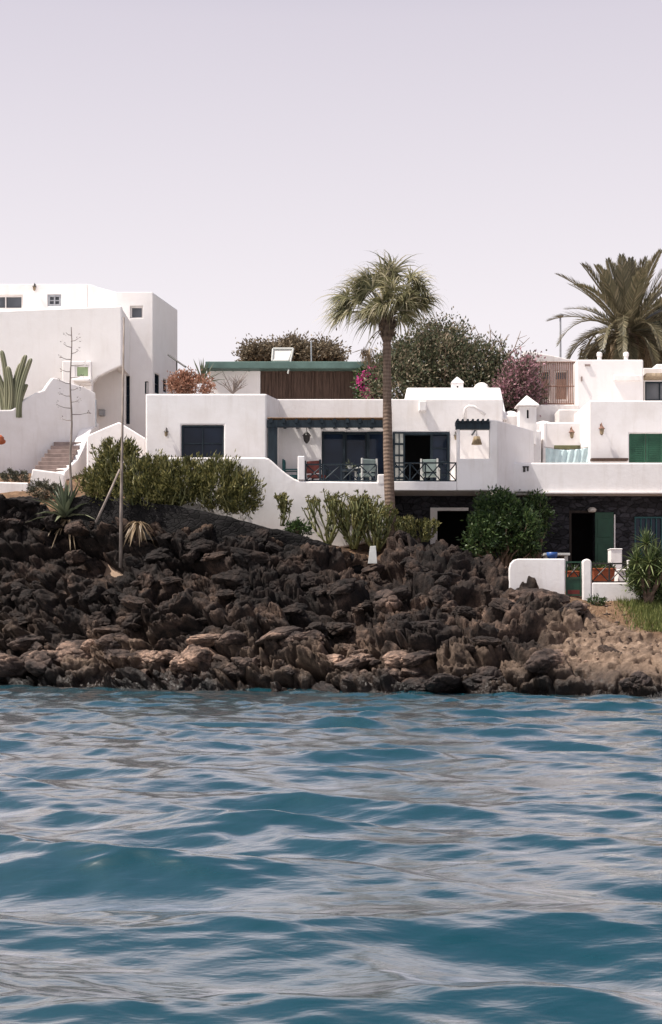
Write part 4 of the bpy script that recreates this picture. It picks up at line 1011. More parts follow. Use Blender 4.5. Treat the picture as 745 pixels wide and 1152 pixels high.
def rosette(mb, c, n, L, wdt, elev=(10, 85), droop=.15, seed=0):
    r = random.Random(seed)
    for i in range(n):
        az = i * 2.399 + r.uniform(-.2, .2); el = R(elev[0] + (elev[1] - elev[0]) * (i / n) ** .8 + r.uniform(-6, 6)); l = L * r.uniform(.75, 1.1)
        d = Vector((math.cos(az) * math.cos(el), math.sin(az) * math.cos(el), math.sin(el))); s = Vector((-math.sin(az), math.cos(az), 0)); up = s.cross(d) * -1
        pts = []
        for k, (f, w) in enumerate(((0, .7), (.3, 1), (.65, .75), (1, .04))):
            p = Vector(c) + d * l * f + Vector((0, 0, -droop * l * f * f * math.cos(el) * 1.6)); pts.append((p, w * wdt))
        o = len(mb.v)
        for p, w in pts:
            mb.v += [tuple(p - s * w / 2 + up * w * .22), tuple(p - up * w * .1), tuple(p + s * w / 2 + up * w * .22)]
        for k in range(3):
            for q in (0, 1): mb.f.append((o + k * 3 + q, o + k * 3 + q + 1, o + k * 3 + q + 4, o + k * 3 + q + 3))
def gz(px, Y, dz=0): return (PX(px, Y), Y, ground_z(PX(px, Y), Y) + dz)
t = thing('agave', 'spiky grey green agave with a tall dead flower stalk', 'agave', gz(74, 51.6))
c = Vector(t.location)
mb = MB(); rosette(mb, c + Vector((0, 0, .12)), 46, 1.55, .15, (2, 84), .25, 3); obj('leaf_rosette', mb, M['lf_agave'], t)
mb = MB(); rosette(mb, c + Vector((0.1, -.1, .05)), 26, .95, .09, (-35, 15), .5, 4); obj('dry_leaf_skirt', mb, M['lf_dry'], t)
mb = MB(); zt_ = PZ(368, 51.6); h_ = zt_ - c.z
pts = [(PX(80, 51.6) + .03 * math.sin(k * 1.1), 51.6, c.z + h_ * k / 14) for k in range(15)]
mb.tube(pts, [.055 - .04 * k / 14 for k in range(15)], 7)
for k in range(15):
    zz = c.z + h_ * (.52 + .47 * k / 15); s = 1 if k % 2 else -1; l = random.uniform(.25, .5) * (1.25 - .6 * k / 15)
    b0 = Vector((PX(80, 51.6), 51.6, zz)); e = b0 + Vector((s * l, random.uniform(-.2, .2), .05 + .04 * random.random()))
    mb.tube([b0, (b0 + e) / 2 + Vector((0, 0, -.03)), e], [.016, .012, .008], 5)
    mb.leaves(np.array([tuple(e)]) + rng.normal(0, .05, (6, 3)), rng.normal(size=(6, 3)) * .5 + [s, 0, .3], .08, .03)
obj('flower_stalk', mb, M['pole_wood'], t)
t = thing('dead_agave', 'dry straw coloured agave hanging over the rock edge', 'agave', W(156, 594, 49.0))
mb = MB(); rosette(mb, Vector(t.location) + Vector((0, -.1, .15)), 34, .62, .07, (-50, 40), .6, 9); obj('leaf_rosette', mb, M['lf_dry'], t)

# ------------------------------------------------------------------ shrubs
def clump_pts(ells, n_clump, n_leaf, spread, shell=.55):
    """leaf bases gathered round clump centres spread through ellipsoids (cx,cy,cz,rx,ry,rz)"""
    E = np.array(ells); vol = E[:, 3] * E[:, 4] * E[:, 5]; which = rng.choice(len(E), n_clump, p=vol / vol.sum())
    d = rng.normal(size=(n_clump, 3)); d /= np.linalg.norm(d, axis=1, keepdims=True)
    rad = shell + (1 - shell) * rng.random(n_clump) ** .6
    cc = E[which, :3] + d * E[which, 3:] * rad[:, None]
    k = n_leaf // n_clump
    off = rng.normal(size=(n_clump, k, 3)) * spread * rng.uniform(.5, 1.4, (n_clump, 1, 1))
    pts = (cc[:, None, :] + off).reshape(-1, 3)
    out = np.repeat(d, k, 0) + rng.normal(0, .7, (n_clump * k, 3))
    return pts, out, cc
def ell(px, py, rpx, rpy, Y, ry=None): return (PX(px, Y), Y, PZ(py, Y), rpx * Y / F, ry if ry else rpx * Y / F, rpy * Y / F)
def branches(mb, base, targets, r0=.05, seg=4, jit=.12, n=5):
    b = Vector(base)
    for tg in targets:
        tg = Vector(tg); pts = []
        for k in range(seg + 1):
            f = k / seg; p = b.lerp(tg, f) + Vector((random.uniform(-1, 1), random.uniform(-1, 1), random.uniform(-.5, .5))) * jit * math.sin(f * math.pi); pts.append(p)
        mb.tube(pts, [r0 * (1 - .8 * k / seg) for k in range(seg + 1)], n, False)

# hedge of leafy succulent shrubs
t = thing('hedge', 'long dense olive green hedge in front of the square dark window', 'hedge', gz(200, 49.9, 0))
mb = MB(); sm = MB()
E = [ell(132, 520, 22, 26, 50.6, .5), ell(118, 545, 28, 22, 50.9, .6), ell(165, 538, 32, 24, 50.0, .55), ell(205, 540, 34, 27, 49.8, .6), ell(245, 544, 30, 28, 49.7, .6), ell(272, 556, 22, 26, 49.6, .5), ell(180, 556, 50, 16, 49.8, .5)]
pts, out, cc = clump_pts(E, 640, 32000, .085, .45)
mb.leaves(pts, out * .7 + [0, 0, 1.0], rng.uniform(.09, .2, len(pts)), rng.uniform(.03, .06, len(pts)))
obj('foliage', mb, M['lf_hedge'], t)
for q in range(150):
    e = E[random.randrange(len(E))]; base = (e[0] + random.uniform(-.6, .6) * e[3], e[1] + random.uniform(-.4, .4), e[2] - e[5] * .8); tp = (base[0] + random.uniform(-.3, .3), base[1] + random.uniform(-.3, .2), e[2] + e[5] * random.uniform(.6, 1.12))
    branches(sm, base, [tp], .022, 4, .12, 5)
obj('branch', sm, M['lf_euph'], t)

def candelabra(px, py_b, Y, h, spread, label, name='euphorbia_shrub', n0=7, seed=0, m='lf_euph', r0=.032, depth=3, group=None, cat='shrub'):
    r = random.Random(seed)
    t = thing(name, label, cat, W(px, py_b, Y), group)
    mb = MB(); lf = MB(); tips = []
    def grow(p, d, l, rad, k):
        pts = [p]; q = p.copy(); dd = d.copy()
        for i in range(3):
            dd = (dd + Vector((r.uniform(-.12, .12), r.uniform(-.12, .12), .22))).normalized(); q = q + dd * l / 3; pts.append(q.copy())
        mb.tube(pts, [rad, rad * .95, rad * .9, rad * .8], 6)
        if k == 0: tips.append((q, dd)); return
        for _ in range(r.choice((2, 2, 3))):
            nd = (dd + Vector((r.uniform(-1, 1), r.uniform(-1, 1), r.uniform(-.1, .5))) * .8).normalized(); grow(q, nd, l * r.uniform(.6, .9), rad * .82, k - 1)
        if r.random() < .7: tips.append((pts[2], dd))
    b = Vector(t.location)
    for i in range(n0):
        a = r.uniform(0, 6.28); el = r.uniform(.5, 1.4)
        d = Vector((math.cos(a) * math.cos(el) * spread, math.sin(a) * math.cos(el) * spread, math.sin(el))).normalized()
        grow(b + Vector((r.uniform(-.1, .1) * spread, r.uniform(-.1, .1) * spread, -.05)), d, h * r.uniform(.32, .45), r0, depth - 1)
    obj('stem', mb, M[m], t, 0, True)
    for p, d in tips:
        n = 11; lf.leaves(np.array([tuple(p)]) + rng.normal(0, .02, (n, 3)), np.array([tuple(d)]) * .8 + rng.normal(0, .6, (n, 3)), rng.uniform(.07, .16, n), .045)
    obj('foliage', lf, M['lf_hedge'], t)
    return t
candelabra(318, 590, 49.8, 1.05, .8, 'pale yellow green candelabra shrub alone before the curved white wall', n0=9, seed=5, r0=.02)
candelabra(370, 612, 49.9, 1.75, 1.0, 'tall branching succulent shrub with knobbly stems below the pergola', n0=13, seed=11, r0=.032)
candelabra(398, 616, 49.7, 1.75, 1.25, 'dense olive succulent shrub just left of the palm, middle of the clump', n0=20, seed=12, r0=.035)
candelabra(424, 618, 49.5, 1.6, 1.3, 'dense succulent shrub growing against the palm trunk', n0=20, seed=13, r0=.035)
candelabra(455, 614, 49.7, 1.0, 1.1, 'low succulent shrub just past the palm trunk', n0=18, seed=14, r0=.027)
candelabra(478, 608, 49.9, .7, 1.2, 'smallest succulent shrub below the white door surround', n0=16, seed=15, r0=.022)
candelabra(124, 550, 51.0, 1.5, .8, 'upright pale shrub at the stair end of the long hedge', n0=10, seed=16, r0=.022)

def bush(name, label, cat, E, n_clump, n_leaf, spread, L, wd, m, base=None, nb=10, shell=.5, up=.4, group=None, extra=None, trunk_m='twig', r0=.05):
    e0 = E[0]; b = base or (e0[0], e0[1], min(e[2] - e[5] for e in E))
    t = thing(name, label, cat, b, group)
    mb = MB(); pts, out, cc = clump_pts(E, n_clump, n_leaf, spread, shell)
    mb.leaves(pts, out + [0, 0, up], rng.uniform(L * .6, L * 1.3, len(pts)), rng.uniform(wd * .7, wd * 1.3, len(pts)))
    obj('foliage', mb, M[m], t)
    sm = MB(); sel = cc[rng.choice(len(cc), min(nb, len(cc)), replace=False)]
    branches(sm, b, sel, r0, 5, .15); obj('branch', sm, M[trunk_m], t)
    return t
bush('small_bush', 'low dark green plant between the lone shrub and the succulent clump', 'bush', [ell(336, 597, 14, 9, 49.6, .35)], 40, 1200, .06, .13, .05, 'lf_bush')
bush('green_bush', 'rounded bright green bush against the dark stone wall', 'bush', [ell(560, 582, 30, 28, 50.2, .9), ell(585, 600, 24, 26, 50, .8), ell(545, 605, 22, 24, 49.8, .7)], 330, 13200, .10, .15, .06, 'lf_bush', base=gz(565, 50.0), nb=30)
bush('dark_climber', 'dark leafy climber in the shade of the stone wall', 'climber', [ell(602, 580, 16, 22, 51.6, .4)], 70, 2400, .12, .13, .055, 'lf_bush', base=(PX(604, 51.9), 51.9, 3.2))
bush('small_bush', 'dark round bush on the cream wall nearest the frame edge', 'bush', [ell(9, 535, 6.5, 6, 55.0, .25)], 30, 900, .04, .08, .035, 'lf_dark', nb=6, r0=.02)
bush('small_bush', 'dark round bush on the cream wall beside the stair foot', 'bush', [ell(23.5, 536, 7.5, 6.5, 55.0, .25)], 30, 900, .04, .08, .035, 'lf_dark', nb=6, r0=.02)
bush('small_bush', 'black green bush beside the agave below the stair foot', 'bush', [ell(50, 552, 17, 9, 53.6, .5)], 50, 2000, .06, .10, .04, 'lf_dark', nb=8, r0=.02)
bush('small_bush', 'small green weed at the foot of the round topped pillar', 'weed', [ell(671, 676, 8, 4, 45.9, .2)], 20, 400, .04, .12, .03, 'lf_bush', nb=4, r0=.01)

# climbers on the hill behind
t = bush('bougainvillea', 'wide olive and brown climber thicket behind the raised roof block', 'climber', [ell(450, 432, 42, 34, 60, 1.5), ell(490, 412, 44, 42, 60.5, 1.5), ell(532, 424, 38, 38, 60.5, 1.5), ell(466, 402, 26, 22, 60.5, 1.2), ell(500, 382, 28, 18, 61, 1.0), ell(486, 376, 14, 12, 61, .6), ell(562, 428, 26, 30, 60, 1.2), ell(585, 438, 18, 24, 60, 1.0), ell(440, 408, 18, 18, 60, 1.0), ell(545, 440, 40, 26, 59.6, 1.0)], 820, 41000, .22, .15, .07, 'lf_boug', base=(PX(500, 60.5), 60.5, 8), nb=60, shell=.45)
sm = MB()
for q in range(46):
    px = random.uniform(455, 575); p0 = Vector(W(px, 395 + abs(px - 510) * .2, 60.3)); l = random.uniform(.5, 1.5)
    pts = [p0]; d = Vector((random.uniform(-.6, .6), random.uniform(-.3, .3), 1)).normalized()
    for k in range(4):
        d = (d + Vector((random.uniform(-.4, .4), 0, random.uniform(-.35, .1)))).normalized(); pts.append(pts[-1] + d * l / 4)
    sm.tube(pts, [.025, .022, .018, .014, .008], 4, False)
    for k in (2, 3):
        e = pts[k] + Vector((random.uniform(-.4, .4), 0, random.uniform(0, .35))); sm.tube([pts[k], e], [.012, .006], 4, False)
obj('bare_twig', sm, M['twig'], t)
t = bush('bougainvillea', 'climber with vivid magenta flowers left of the palm trunk by the boarded front', 'climber', [ell(418, 432, 16, 20, 60.6, .7)], 110, 3600, .11, .15, .07, 'lf_bush', base=(PX(418, 60.8), 60.8, 8), nb=14)
t['label'] = 'climber with vivid magenta flowers between the boarded front and the palm trunk'
mb = MB(); 
for (px, py, r) in ((411, 424, 7), (420, 420, 5), (417, 418, 6), (412, 438, 6), (415, 443, 5), (406, 428, 5), (424, 426, 4)):
    c = np.array(W(px, py, 60.0)); n = 150; mb.leaves(c + rng.normal(0, 1, (n, 3)) * [r * .016, .14, r * .016], rng.normal(size=(n, 3)), rng.uniform(.06, .14, n), .08)
obj('flower', mb, M['flower'], t)
bush('bougainvillea', 'dusty pink flowering climber beside the pink barred house', 'climber', [ell(586, 434, 17, 30, 59, 1.0), ell(592, 416, 9, 12, 59, .6), ell(574, 446, 18, 22, 58.6, .8)], 210, 10500, .2, .13, .065, 'lf_boug_pink', base=(PX(580, 59), 59, 8), nb=24)
t = bush('dry_bush', 'dry reddish bush behind the villa roof edge', 'bush', [ell(218, 434, 26, 9, 60, .6), ell(205, 432, 14, 11, 60, .5)], 90, 3600, .12, .14, .05, 'lf_red', base=(PX(215, 60), 60, 8), nb=20, r0=.03)
t = thing('agave', 'grey green agave leaves beside the white wall of the green roofed house', 'agave', (PX(228, 60.8), 60.8, PZ(440, 60.8)))
mb = MB(); rosette(mb, Vector(t.location) + Vector((0, 0, .3)), 26, 1.1, .1, (15, 85), .1, 21); obj('leaf_rosette', mb, M['lf_agave'], t)
t = thing('bare_shrub', 'leafless grey shrub against the small white wall under the green roof', 'shrub', (PX(262, 61), 61, PZ(443, 61)))
sm = MB()
for q in range(16):
    a = R(random.uniform(25, 155)); l = random.uniform(.5, 1.1); b0 = Vector(t.location); e = b0 + Vector((math.cos(a) * l, random.uniform(-.2, .2), math.sin(a) * l)); mid = (b0 + e) / 2 + Vector((0, 0, .05)); sm.tube([b0, mid, e], [.022, .015, .006], 4, False)
    for _ in range(2): sm.tube([mid, mid + Vector((random.uniform(-.3, .3), 0, random.uniform(.1, .35)))], [.01, .004], 4, False)
obj('branch', sm, M['pole_wood'], t)
def far_tree(px, py, rpx, rpy, Y, label, m='lf_back', nc=150, nl=9000, group=None, E=None, L=.19):
    E = E or [ell(px, py, rpx, rpy, Y, 1.5), ell(px - rpx * .4, py + 2, rpx * .6, rpy * .8, Y, 1.2), ell(px + rpx * .4, py + 1, rpx * .55, rpy * .85, Y, 1.2)]
    t = thing('round_tree', label, 'tree', (PX(px, Y), Y, 8))
    mb = MB(); pts, out, cc = clump_pts(E, nc, nl, .2, .4); mb.leaves(pts, out + [0, 0, .3], rng.uniform(L * .6, L * 1.3, len(pts)), L * .45); obj('crown', mb, M[m], t)
    sm = MB(); sm.tube([(PX(px, Y), Y, 8), (PX(px, Y) + .1, Y, PZ(py, Y))], [.25, .12], 7); branches(sm, (PX(px, Y), Y, PZ(py, Y) - 1.2), cc[rng.choice(len(cc), 14)], .07, 4); obj('trunk', sm, M['dark_bark'], t)
far_tree(297, 401, 24, 10, 74, 'brown green round tree behind the tilted roof panel')
far_tree(327, 397, 22, 12, 76, 'larger brown tree rising right behind the tilted roof panel', nc=130, nl=7800)
far_tree(364, 400, 20, 11, 75, 'brown tree behind the thin roof pole', nc=130, nl=7800)
bpy.data.objects  # keep order
far_tree(742, 385, 30, 40, 78, 'tall dark tree behind the date palm', 'lf_dark', 200, 12000, L=.3, E=[ell(742, 385, 22, 38, 78, 2), ell(722, 400, 26, 24, 78, 2), ell(690, 402, 26, 18, 79, 2), ell(765, 375, 26, 36, 78, 2)])

# cactus on the garden wall
t = thing('columnar_cactus', 'clump of tall grey green columnar cacti behind the garden wall', 'cactus', (PX(14, 57.9), 58.2, PZ(462, 57.9)))
r = random.Random(4)
for (pxb, pxt, pyt, rad) in ((6, 2, 394, .13), (10, 9, 412, .14), (14, 24, 408, .14), (17, 29, 399, .14), (20, 35, 403, .13), (8, -4, 418, .14), (18, 22, 430, .15), (12, 14, 438, .15), (4, -10, 405, .14), (23, 30, 432, .13)):
    Yq = 58.2 + r.uniform(-.3, .3); mb = MB(); n = 16; o = len(mb.v); nr = 12; rad *= .8
    p0 = Vector(W(pxb, 470, Yq)); p1 = Vector(W(pxt, pyt, Yq))
    for j in range(nr):
        f = (0, .15, .3, .45, .6, .72, .82, .9, .95, .975, .992, 1)[j]; c = p0.lerp(p1, f) + Vector(((.12 * math.sin(f * math.pi) * (-1 if pxt > pxb else 1)), 0, 0)); rr = rad * (.8, .9, 1, 1, 1, 1, 1, .97, .9, .75, .5, .12)[j]
        for k in range(n): a = 2 * math.pi * k / n; q = rr * (1 if k % 2 else .8); mb.v.append((c.x + q * math.cos(a), c.y + q * math.sin(a), c.z))
    for j in range(nr - 1):
        for k in range(n): mb.f.append((j * n + k, j * n + (k + 1) % n, (j + 1) * n + (k + 1) % n, (j + 1) * n + k))
    mb.f.append(tuple((nr - 1) * n + k for k in range(n))); obj('stem', mb, M['cactus'], t)

# yucca by the courtyard
t = thing('yucca', 'dark bushy yucca with spiky pale tips in front of the teal window', 'yucca', gz(728, 45.7))
b0 = Vector(t.location)
for i, (px, py) in enumerate(((727, 612), (716, 632), (738, 626), (722, 648), (741, 650), (731, 634), (748, 640))):
    tp = Vector(W(px, py, 45.7 - .08 * i)); mb = MB(); mb.tube([b0 + Vector((random.uniform(-.2, .2), 0, -.1)), (b0 + tp) / 2, tp], [.07, .06, .05], 7); obj('trunk', mb, M['dark_bark'], t)
    mb = MB(); rosette(mb, tp, 60, .62, .045, (-35, 86), .12, 50 + i); obj('leaf_rosette', mb, M['lf_yucca'], t)
mb = MB(); n = 4200
g0 = []
while len(g0) < n:
    Y = 46.0 - 3.6 * random.random() ** 1.8; px = random.gauss(726 + (46 - Y) * 5, 15)
    if px < 692: continue
    g0.append(gz(px, Y, -.02))
mb.leaves(np.array(g0), rng.normal(0, .35, (n, 3)) + [0, 0, 1], rng.uniform(.10, .30, n), .022)
tag(obj('grass', mb, M['lf_grass'], None), 'bright green grass tuft below the yucca', 'grass', None, 'stuff')
mb = MB(); n = 500; g0 = [gz(random.uniform(640, 760), random.uniform(42.5, 46), -.02) for _ in range(n)]
mb.leaves(np.array(g0), rng.normal(0, .5, (n, 3)) + [0, 0, 1], rng.uniform(.06, .16, n), .02); tag(obj('dry_grass', mb, M['lf_dry'], None), 'sparse dry grass on the brown bank', 'grass', None, 'stuff')

bush('small_bush', 'dark dense growth at the foot of the yucca beside the courtyard railing', 'bush', [ell(722, 650, 15, 20, 45.85, .35), ell(740, 652, 14, 22, 45.9, .35)], 110, 4400, .07, .13, .045, 'lf_yucca', base=gz(730, 45.8), nb=14, r0=.03)

# ------------------------------------------------------------------ fan palm
def fan_palm():
    Y = 49.7; b = gz(441.5, Y, -.15)
    t = thing('fan_palm', 'tall slender fan palm with ragged windblown crown before the terrace', 'palm', b)
    top = Vector((PX(435.5, Y), Y, PZ(366, Y)))
    B = Vector(b); mb = MB(); pts = []; rad = []
    for k in range(22):
        f = k / 21; p = B.lerp(top, f); p.x += -.06 * math.sin(f * math.pi); pts.append(p); rad.append((.19 - .065 * f) * (1 + .03 * math.sin(k * 2.1)))
    mb.tube(pts, rad, 14); obj('trunk', mb, M['palm_bark'], t, 0, True)
    mb = MB(); 
    mb.tube([top + Vector((0, 0, -.55)), top + Vector((0, 0, -.3)), top + Vector((0, 0, .1)), top + Vector((0, 0, .45))], [.14, .22, .23, .14], 12)
    n = 140; a = rng.uniform(0, 6.28, n); zz = rng.uniform(-.45, .3, n)
    C = np.stack([top.x + .18 * np.cos(a), top.y + .18 * np.sin(a), top.z + zz], 1); mb.leaves(C, np.stack([np.cos(a), np.sin(a), np.full(n, 1.2)], 1) * .6, .22, .07)
    obj('crownshaft', mb, M['dark_bark'], t, 0, False)
    r = random.Random(8)
    hub = top + Vector((0, 0, .25))
    spots = [(376, 328, 1), (388, 314, 1), (380, 342, 1), (402, 304, 1), (366, 346, 1), (394, 332, 1), (408, 318, .8), (410, 346, .6), (430, 300, 1), (440, 291, 1), (436, 312, 1), (446, 302, .8), (438, 328, 1), (428, 322, .6),
             (478, 306, 1), (474, 322, 1), (488, 318, 1), (492, 332, 1), (478, 338, 1), (424, 357, 1), (449, 354, 1), (411, 361, .8), (461, 358, .8), (436, 352, 1), (462, 350, .8), (420, 354, .8), (450, 346, .8), (434, 344, .8), (466, 336, .6), (406, 352, .8)]
    fr = []
    for (px, py, wgt) in spots:
        for q in range(3 if wgt > .7 else 1): fr.append((px + r.uniform(-6, 6), py + r.uniform(-5, 5)))
    for i, (px, py) in enumerate(fr):
        far = math.hypot(px - 436, (py - 358)) * Y / F
        tgt = Vector((PX(px, Y), Y + r.uniform(-1, 1) * max(.35, 1.25 - far * .55), PZ(py, Y) + .25))
        dv = tgt - hub; plen = max(.3, dv.length * .66); d = dv.normalized(); el = math.asin(max(-1, min(1, d.z)))
        d = (d + Vector((0, 0, .22))).normalized()
        p = hub.copy(); mb = MB(); pts = [p.copy()]
        for k in range(5):
            d = (d + Vector((0, 0, -.11 * math.cos(el)))).normalized(); p = p + d * plen / 5; pts.append(p.copy())
        mb.tube(pts, [.024, .022, .02, .017, .014, .012], 5, False)
        side = d.cross(Vector((0, 0, 1)))
        side = side.normalized() if side.length > .1 else Vector((1, 0, 0))
        nrm = side.cross(d).normalized()
        ns = 40; Lf = r.uniform(.5, 1.2)
        tw = r.uniform(-1.2, 1.2)
        side = (side * math.cos(tw) + nrm * math.sin(tw)).normalized(); nrm = side.cross(d).normalized()
        fold = r.uniform(.15, .6); torn = r.uniform(.05, .3)
        for k in range(ns):
            if r.random() < torn * .5: continue
            a = (k / (ns - 1) - .5) * 2 * R(82)
            dd = d * math.cos(a) + side * math.sin(a) + nrm * (fold * abs(math.sin(a))) + Vector((r.uniform(-1, 1), r.uniform(-1, 1), r.uniform(-1, 1))) * .16
            dd.normalize(); ll = Lf * (.72 + .28 * math.cos(a * .8)) * r.uniform(.45, 1.2)
            q = p.copy(); perp = dd.cross(nrm).normalized(); o = len(mb.v); w0 = .042
            g = r.uniform(.35, 1.0)
            gust = Vector((-.38 if p.x < top.x + .35 else -.05, 0, 0)) * r.uniform(0, 1)
            for j in range(7):
                w = w0 * (.45, 1, 1, .8, .55, .3, .06)[j]
                mb.v += [tuple(q - perp * w / 2), tuple(q + perp * w / 2)]
                dd = (dd + (Vector((0, 0, -g)) + gust) * (.10 + .5 * j / 6) * 1.5).normalized(); q = q + dd * ll / 6
            for j in range(6): mb.f.append((o + 2 * j, o + 2 * j + 1, o + 2 * j + 3, o + 2 * j + 2))
        obj('frond', mb, M['lf_fan'], t)
    for i in range(4):
        az = 3.1 + r.uniform(-1, 1); mb = MB(); p = top + Vector((.15 * math.cos(az), .15 * math.sin(az), -.1)); d = Vector((math.cos(az), math.sin(az) * .5, -.3)).normalized(); pts = [p]
        for k in range(4): d = (d + Vector((0, 0, -.3))).normalized(); pts.append(pts[-1] + d * .24)
        mb.tube(pts, [.015, .012, .01, .008, .005], 4, False)
        n = 26; C = np.array([tuple(pts[-1])]) + rng.normal(0, .05, (n, 3)); mb.leaves(C, rng.normal(0, .35, (n, 3)) + [0, 0, -1], rng.uniform(.25, .6, n), .03)
        obj('dry_frond', mb, M['lf_dry'], t)
fan_palm()

# ------------------------------------------------------------------ date palm
def date_palm():
    Y = 68; hub = Vector(W(705, 376, Y))
    t = thing('date_palm', 'large date palm with broad arching fronds behind the flat roof', 'palm', (hub.x, Y, 8))
    mb = MB(); mb.tube([(hub.x, Y, 7.8), (hub.x, Y, hub.z - 1.2), (hub.x, Y, hub.z - .3), (hub.x, Y, hub.z + .3)], [.42, .45, .55, .3], 14)
    obj('trunk', mb, M['dark_bark'], t, 0, True)
    r = random.Random(5)
    N = 64
    for i in range(N):
        f = i / (N - 1)
        az = i * 2.399963 + r.uniform(-.15, .15)
        el = R(-34 + 122 * f ** .72 + r.uniform(-5, 5)); L = (2.7 + 1.05 * math.sin(max(0, f - .12) / .88 * math.pi)) * r.uniform(.93, 1.06)
        droop = .046 if f > .45 else .10
        d = Vector((math.cos(az) * math.cos(el), math.sin(az) * math.cos(el), math.sin(el)))
        p = hub + Vector((math.cos(az) * .2, math.sin(az) * .2, .2 * f)); n = 26; pts = [p.copy()]; ds = [d.copy()]
        for k in range(n):
            d = (d + Vector((0, 0, -droop * math.cos(el) * (.35 + 1.1 * k / n)))).normalized(); p = p + d * L / n; pts.append(p.copy()); ds.append(d.copy())
        mb = MB(); mb.tube(pts[::3] + [pts[-1]], [.045 * (1 - .9 * k / (len(pts[::3]))) + .004 for k in range(len(pts[::3]) + 1)], 5, False)
        C = []; D = []; LL = []; S = []
        for k in range(2, n + 1):
            g = k / n
            s = ds[k].cross(Vector((0, 0, 1))); s = s.normalized() if s.length > .05 else Vector((math.sin(az), -math.cos(az), 0))
            u = s.cross(ds[k]).normalized(); l = .74 * (math.sin(math.pi * (.14 + .80 * g)) ** .7)
            for sg in (-1, 1):
                for off in (0, .5):
                    C.append(tuple(pts[k] - ds[k] * off * L / n)); dd = ds[k] * (1.05 + .5 * g) + s * sg * .75 + u * (.34 + .12 * r.uniform(-1, 1)) + Vector((0, 0, -.08)); D.append(tuple(dd)); LL.append(l * r.uniform(.85, 1.1)); S.append(tuple(u))
        mb.leaves(np.array(C), np.array(D), np.array(LL), .078, np.array(S)); obj('frond', mb, M['lf_date'], t)
    for i, (dx, L) in enumerate(((-.35, 1.5), (.85, 1.7), (.15, 1.2), (-.75, 1.3))):
        mb = MB(); b0 = hub + Vector((dx * .6, -.45, -.15)); e = b0 + Vector((dx * .35, -.35, -.4))
        mb.tube([hub, b0, e], [.04, .03, .02], 5); n = 260
        C = np.array([tuple(e)]) + np.stack([rng.normal(0, .10, n), rng.normal(0, .10, n), -rng.random(n) * L], 1); mb.leaves(C, rng.normal(0, .2, (n, 3)) + [0, 0, -1], rng.uniform(.25, .5, n), .03); obj('fruit_stalk', mb, M['lf_dry'], t)
date_palm()

# ------------------------------------------------------------------ loose boulders
def boulder_mesh(seed, cuts=9, rough=.16, lo=.55):
    r = np.random.default_rng(seed)
    bm = bmesh.new(); bmesh.ops.create_icosphere(bm, subdivisions=5, radius=1); V = np.array([v.co[:] for v in bm.verts])
    S = r.uniform([.85, .75, .6], [1.25, 1.05, .9]); 
    for _ in range(cuts):
        n = r.normal(size=3); n /= np.linalg.norm(n); k = r.uniform(lo, .85); d = V @ n; ex = np.clip(d - k, 0, None); V = V - n[None, :] * (ex * .88)[:, None]
    N = V / np.linalg.norm(V, axis=1, keepdims=True)
    o = seed * 3.7
    F1, F2, cid, cv = voronoi(V * 1.7 + o, seed % 7)
    disp = rough * fbm(V * 1.4 + o, 4, .5, seed % 5) + .10 * sstep(0, .2, F2 - F1) - .1 + .045 * fbm(V * 5 + o, 3, .6, 2)
    V = (V + N * disp[:, None]) * S
    for v, c in zip(bm.verts, V): v.co = c
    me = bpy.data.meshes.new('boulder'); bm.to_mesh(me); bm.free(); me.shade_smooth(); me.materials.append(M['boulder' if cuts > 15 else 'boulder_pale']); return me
BM = [boulder_mesh(60 + i, 7 + i % 5, .12 + .03 * (i % 3)) for i in range(8)] + [boulder_mesh(80 + i, 18, .2, .34) for i in range(8)]
def put_boulder(px, Y, size, label, group=None, sink=.35, k=None, sc=None):
    x, y, z = gz(px, Y)
    o = bpy.data.objects.new('boulder', BM[(random.randrange(8) + (8 if 'jagged' in label else 0)) if k is None else k]); COL.objects.link(o)
    s = size; sc = sc or (random.uniform(.85, 1.25), random.uniform(.8, 1.1), random.uniform(.65, .95))
    o.scale = (s * sc[0], s * sc[1], s * sc[2]); o.rotation_euler = (random.uniform(-.35, .35), random.uniform(-.35, .35), random.uniform(0, 6.28))
    o.location = (x, y, max(z, -.15) + s * sc[2] * (.5 - sink)); tag(o, label, 'boulder', group); return o
put_boulder(8, 47.2, .85, 'pale topped boulder in the water at the frame edge', None, .15, 1)
put_boulder(54, 46.5, .75, 'smooth rounded brown boulder standing in the water near the frame edge', None, .2, 2)
put_boulder(92, 46.7, .80, 'broad brown boulder at the waterline under the agave stalk', None, .3, 3, (1.3, .9, .7))
put_boulder(315, 44.0, .62, 'square pale lava block above the waterline under the curved wall', None, .2, 4)
put_boulder(345, 43.6, .55, 'flat sided brown block at the waterline below the pergola', None, .3, 5)
put_boulder(264, 44.4, .55, 'tan pointed boulder low on the shore below the lone shrub', None, .3, 6)
put_boulder(375, 43.1, .5, 'rounded grey boulder at the waterline below the succulent clump', None, .3, 0)
put_boulder(432, 45.0, .75, 'large dark angular boulder midway up below the marker stone', None, .3, 7, (1.2, .9, .8))
put_boulder(610, 44.6, .75, 'dark jagged boulder below the courtyard wall corner', None, .3, 2, (1.3, 1, .7))
put_boulder(640, 43.8, .62, 'black boulder at the end of the outcrop below the gate', None, .3, 5, (1.4, 1, .7))
zones = [(-60, 110, 'below the agave'), (110, 210, 'below the wooden pole'), (210, 330, 'below the hedge end'), (330, 450, 'below the succulent shrubs'), (450, 570, 'below the green bush'), (570, 800, 'below the courtyard')]
